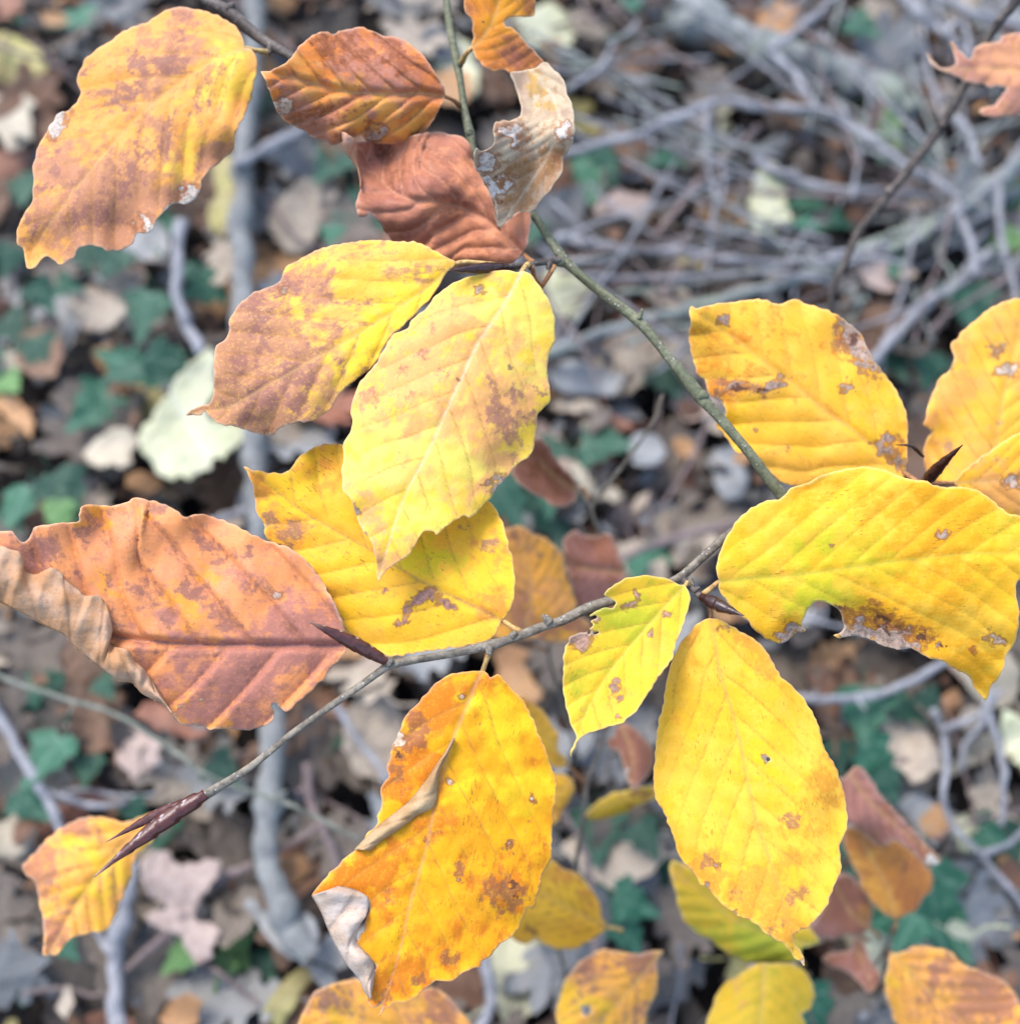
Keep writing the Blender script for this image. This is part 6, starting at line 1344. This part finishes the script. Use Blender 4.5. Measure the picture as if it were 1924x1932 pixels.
# -- the rest of the fallen leaves, one by one
def covered(u, v, r):
    n = 0
    a = np.linspace(0, 6.28, 9)[:-1]
    X = np.concatenate([[u], u + r * .8 * np.cos(a), u + r * .4 * np.cos(a)]); Y = np.concatenate([[v], v + r * .8 * np.sin(a), v + r * .4 * np.sin(a)])
    m = np.zeros(len(X), bool)
    for poly in FRONT:
        lo, hi = poly.min(0), poly.max(0)
        if u + r < lo[0] or u - r > hi[0] or v + r < lo[1] or v - r > hi[1]: continue
        m |= inside(poly, X, Y)
    m |= (X < 0) | (X > VW) | (Y < 0) | (Y > VH)
    return m.mean()
KINDWORD = {'oval': 'oval leaf', 'narrow': 'narrow leaf', 'round': 'rounded leaf', 'oak': 'lobed oak leaf', 'maple': 'five pointed leaf'}
STATE = ['lying flat', 'with raised sides', 'arched over', 'cupped upwards']
COLW = [('beige', 14), ('grey', 16), ('grey brown', 28), ('brown', 13), ('dark brown', 12), ('cream', 4), ('silvery grey', 7), ('tan orange', 6), ('russet', 5), ('olive yellow', 3), ('pinkish beige', 5), ('pale yellow green', 2)]
def where(u, v):
    b = min(LAND, key=lambda l: (l[1] - u) ** 2 + (l[2] - v) ** 2)
    dx, dy = u - b[1], v - b[2]
    if math.hypot(dx, dy) < 45: w = 'beside'
    elif abs(dx) > 1.8 * abs(dy): w = 'right of' if dx > 0 else 'left of'
    elif abs(dy) > 1.8 * abs(dx): w = 'below' if dy > 0 else 'above'
    else: w = ('lower' if dy > 0 else 'upper') + (' right of' if dx > 0 else ' left of')
    return w + ' the ' + b[0]
rr = random.Random(5)
cols = [c for c, n in COLW for _ in range(n)]
used = set(); hidden = []; count = 0
spots = []
for j in range(21):
    for i in range(19):
        spots.append((-60 + 2040 * (i + rr.uniform(.05, .95)) / 19, -60 + 2050 * (j + rr.uniform(.05, .95)) / 21))
rr.shuffle(spots)
for (u, v) in spots:
    far = gdepth(u, v) / .74
    kind = rr.choice(['oval', 'narrow', 'oak', 'oak', 'oak', 'maple', 'maple', 'oval'])
    var = rr.randrange(4)
    size = rr.uniform(105, 205) / far * (0.8 if kind == 'narrow' else 1)
    col = rr.choice(cols)
    ang = rr.uniform(0, 360); h = rr.uniform(.0, .055)
    tx, ty = rr.uniform(-.55, .55), rr.uniform(-.55, .55)
    cv = covered(u, v, size * .5)
    if cv > .93 or count >= 262:
        hidden.append((u, v, kind, var, size, col, ang, h, tx, ty)); continue
    szw = 'small ' if size * far < 135 else ('large ' if size * far > 178 else '')
    st = STATE[var] if max(abs(tx), abs(ty)) < .4 else 'tipped on edge'
    lb = None
    for tr in range(60):
        cand = f"{szw}{col} {KINDWORD[kind]} {st} {where(u, v)}"
        if cand not in used and len(cand.split()) <= 16:
            lb = cand; break
        kind = rr.choice(['oval', 'narrow', 'oak', 'maple']); col = rr.choice(cols)
    if lb is None: continue
    used.add(lb)
    o = put_leaf('fallen_leaf', kind, var, LM[col], (u, v), size, ang, h, tx, ty)
    tag(o, lb, 'fallen leaf', 'dead leaves lying on the forest floor')
    count += 1

# -- loose thin twigs
for P, m in BRUSH:
    u, v = P[1][0] * .5 + P[2][0] * .5, P[1][1] * .5 + P[2][1] * .5
    a = math.atan2(P[3][1] - P[0][1], P[3][0] - P[0][0])
    q = abs(math.degrees(a)); q = min(q, 180 - q)
    word = 'level' if q < 22 else 'upright' if q > 65 else ('falling' if math.tan(a) > 0 else 'rising')
    L = math.hypot(P[3][1] - P[0][1], P[3][0] - P[0][0])
    colr = 'brown' if m is STKB else 'greenish' if m is STKG else 'blue grey'
    lb = f"{'short' if L < 180 else 'long' if L > 320 else 'mid length'} {word} {colr} twig {where(u, v)}"
    if lb in used: continue
    used.add(lb)
    stick(lb, [P], m, 'twig', 'dead_twig', group='tangle of dead twigs at the upper right')
for k in range(34):
    u, v = rr.uniform(0, VW), rr.uniform(0, VH)
    if covered(u, v, 70) > .8: continue
    a = rr.uniform(0, 3.14); L = rr.uniform(70, 190)
    h0 = rr.uniform(.03, .06)
    pts = [(u + math.cos(a) * L * t + rr.uniform(-12, 12), v + math.sin(a) * L * t + rr.uniform(-12, 12), rr.uniform(2.5, 5), h0 + rr.uniform(-.008, .008)) for t in (-1, -.4, .2, 1)]
    lb = f"thin {'level' if abs(math.sin(a)) < .4 else 'upright' if abs(math.cos(a)) < .4 else 'slanting'} twig {where(u, v)}"
    if lb in used: continue
    used.add(lb)
    stick(lb, [pts], rr.choice([STK, STKB, STKB]), 'twig', 'loose_twig', group='thin loose twigs on the litter')

# -- crumbled litter: broken leaf bits and crumbs nobody could count
mats = list(LM.values())
mi = {n: i for i, n in enumerate(LM)}
V = []; F = []; MI = []
def bit(p, s, n, m, r):
    o = len(V)
    a0 = r.uniform(0, 6.28)
    nrm = Euler((r.uniform(-.9, .9), r.uniform(-.9, .9), r.uniform(0, 6.28))).to_matrix()
    ring = []
    for k in range(n):
        a = a0 + 2 * math.pi * k / n
        q = s * r.uniform(.55, 1.1)
        ring.append((q * math.cos(a), q * math.sin(a) * .7, r.uniform(-.25, .25) * s))
    for q in [(0, 0, r.uniform(-.2, .3) * s)] + ring:
        w = nrm @ Vector(q)
        V.append((p[0] + w[0], p[1] + w[1], p[2] + w[2]))
    for k in range(n):
        F.append((o, o + 1 + k, o + 1 + (k + 1) % n)); MI.append(m)
r5 = random.Random(9)
bitcols = ['grey brown', 'dark brown', 'brown', 'grey', 'dark brown', 'brown', 'grey brown', 'dark brown', 'grey brown', 'dark brown', 'grey']
for k in range(12000):
    x = r5.gauss(0, .62); y = r5.gauss(.12, .62)
    bit((x, y, r5.uniform(-.010, .026)), r5.uniform(.004, .017), r5.randint(5, 8), mi[r5.choice(bitcols)], r5)
for k in range(3600):          # paler broken bits on top
    x = r5.gauss(0, .55); y = r5.gauss(.12, .55)
    bit((x, y, r5.uniform(.012, .058)), r5.uniform(.004, .014), r5.randint(5, 8), mi[r5.choice(['beige', 'grey', 'grey brown', 'grey brown', 'tan orange', 'grey brown', 'dark brown', 'brown', 'grey brown', 'brown'])], r5)
me = bpy.data.meshes.new('leaf_litter')
# whole leaves beyond the frame and under the branch belong to the same carpet
for k in range(900):
    x = r5.uniform(-1.15, 1.15); y = r5.uniform(-.9, 1.4)
    u, v = to_pix((x, y, .01))
    if -40 < u < VW + 40 and -40 < v < VH + 40: continue
    hidden.append((u, v, r5.choice(['oval', 'narrow', 'oak', 'oak', 'maple']), r5.randrange(4), None, r5.choice(cols), r5.uniform(0, 360), r5.uniform(0, .04), r5.uniform(-.6, .6), r5.uniform(-.6, .6)))
for (u, v, kind, var, size, col, ang, h, tx, ty) in hidden:
    t = template(kind, var)
    p = ground([(u, v)], h)[0]
    sz = r5.uniform(.045, .085) if size is None else size * K * float((p - CAM) @ FWD)
    M = Matrix.Rotation(-math.radians(ang) - math.pi / 2, 3, 'Z') @ Euler((tx, ty, 0)).to_matrix()
    o = len(V)
    for q in t.vertices:
        w = M @ (q.co * sz)
        V.append((p[0] + w[0], p[1] + w[1], p[2] + w[2]))
    for q in t.polygons:
        F.append(tuple(i + o for i in q.vertices)); MI.append(mi[col])
me.from_pydata(V, [], F)
me.update()
for m in mats: me.materials.append(m)
me.polygons.foreach_set('material_index', MI)
me.polygons.foreach_set('use_smooth', [True] * len(F))
lo = bpy.data.objects.new('leaf_litter', me)
COL.objects.link(lo)
lo['kind'] = 'stuff'
lo['label'] = 'carpet of crumbled brown and grey leaf litter on the dark soil'
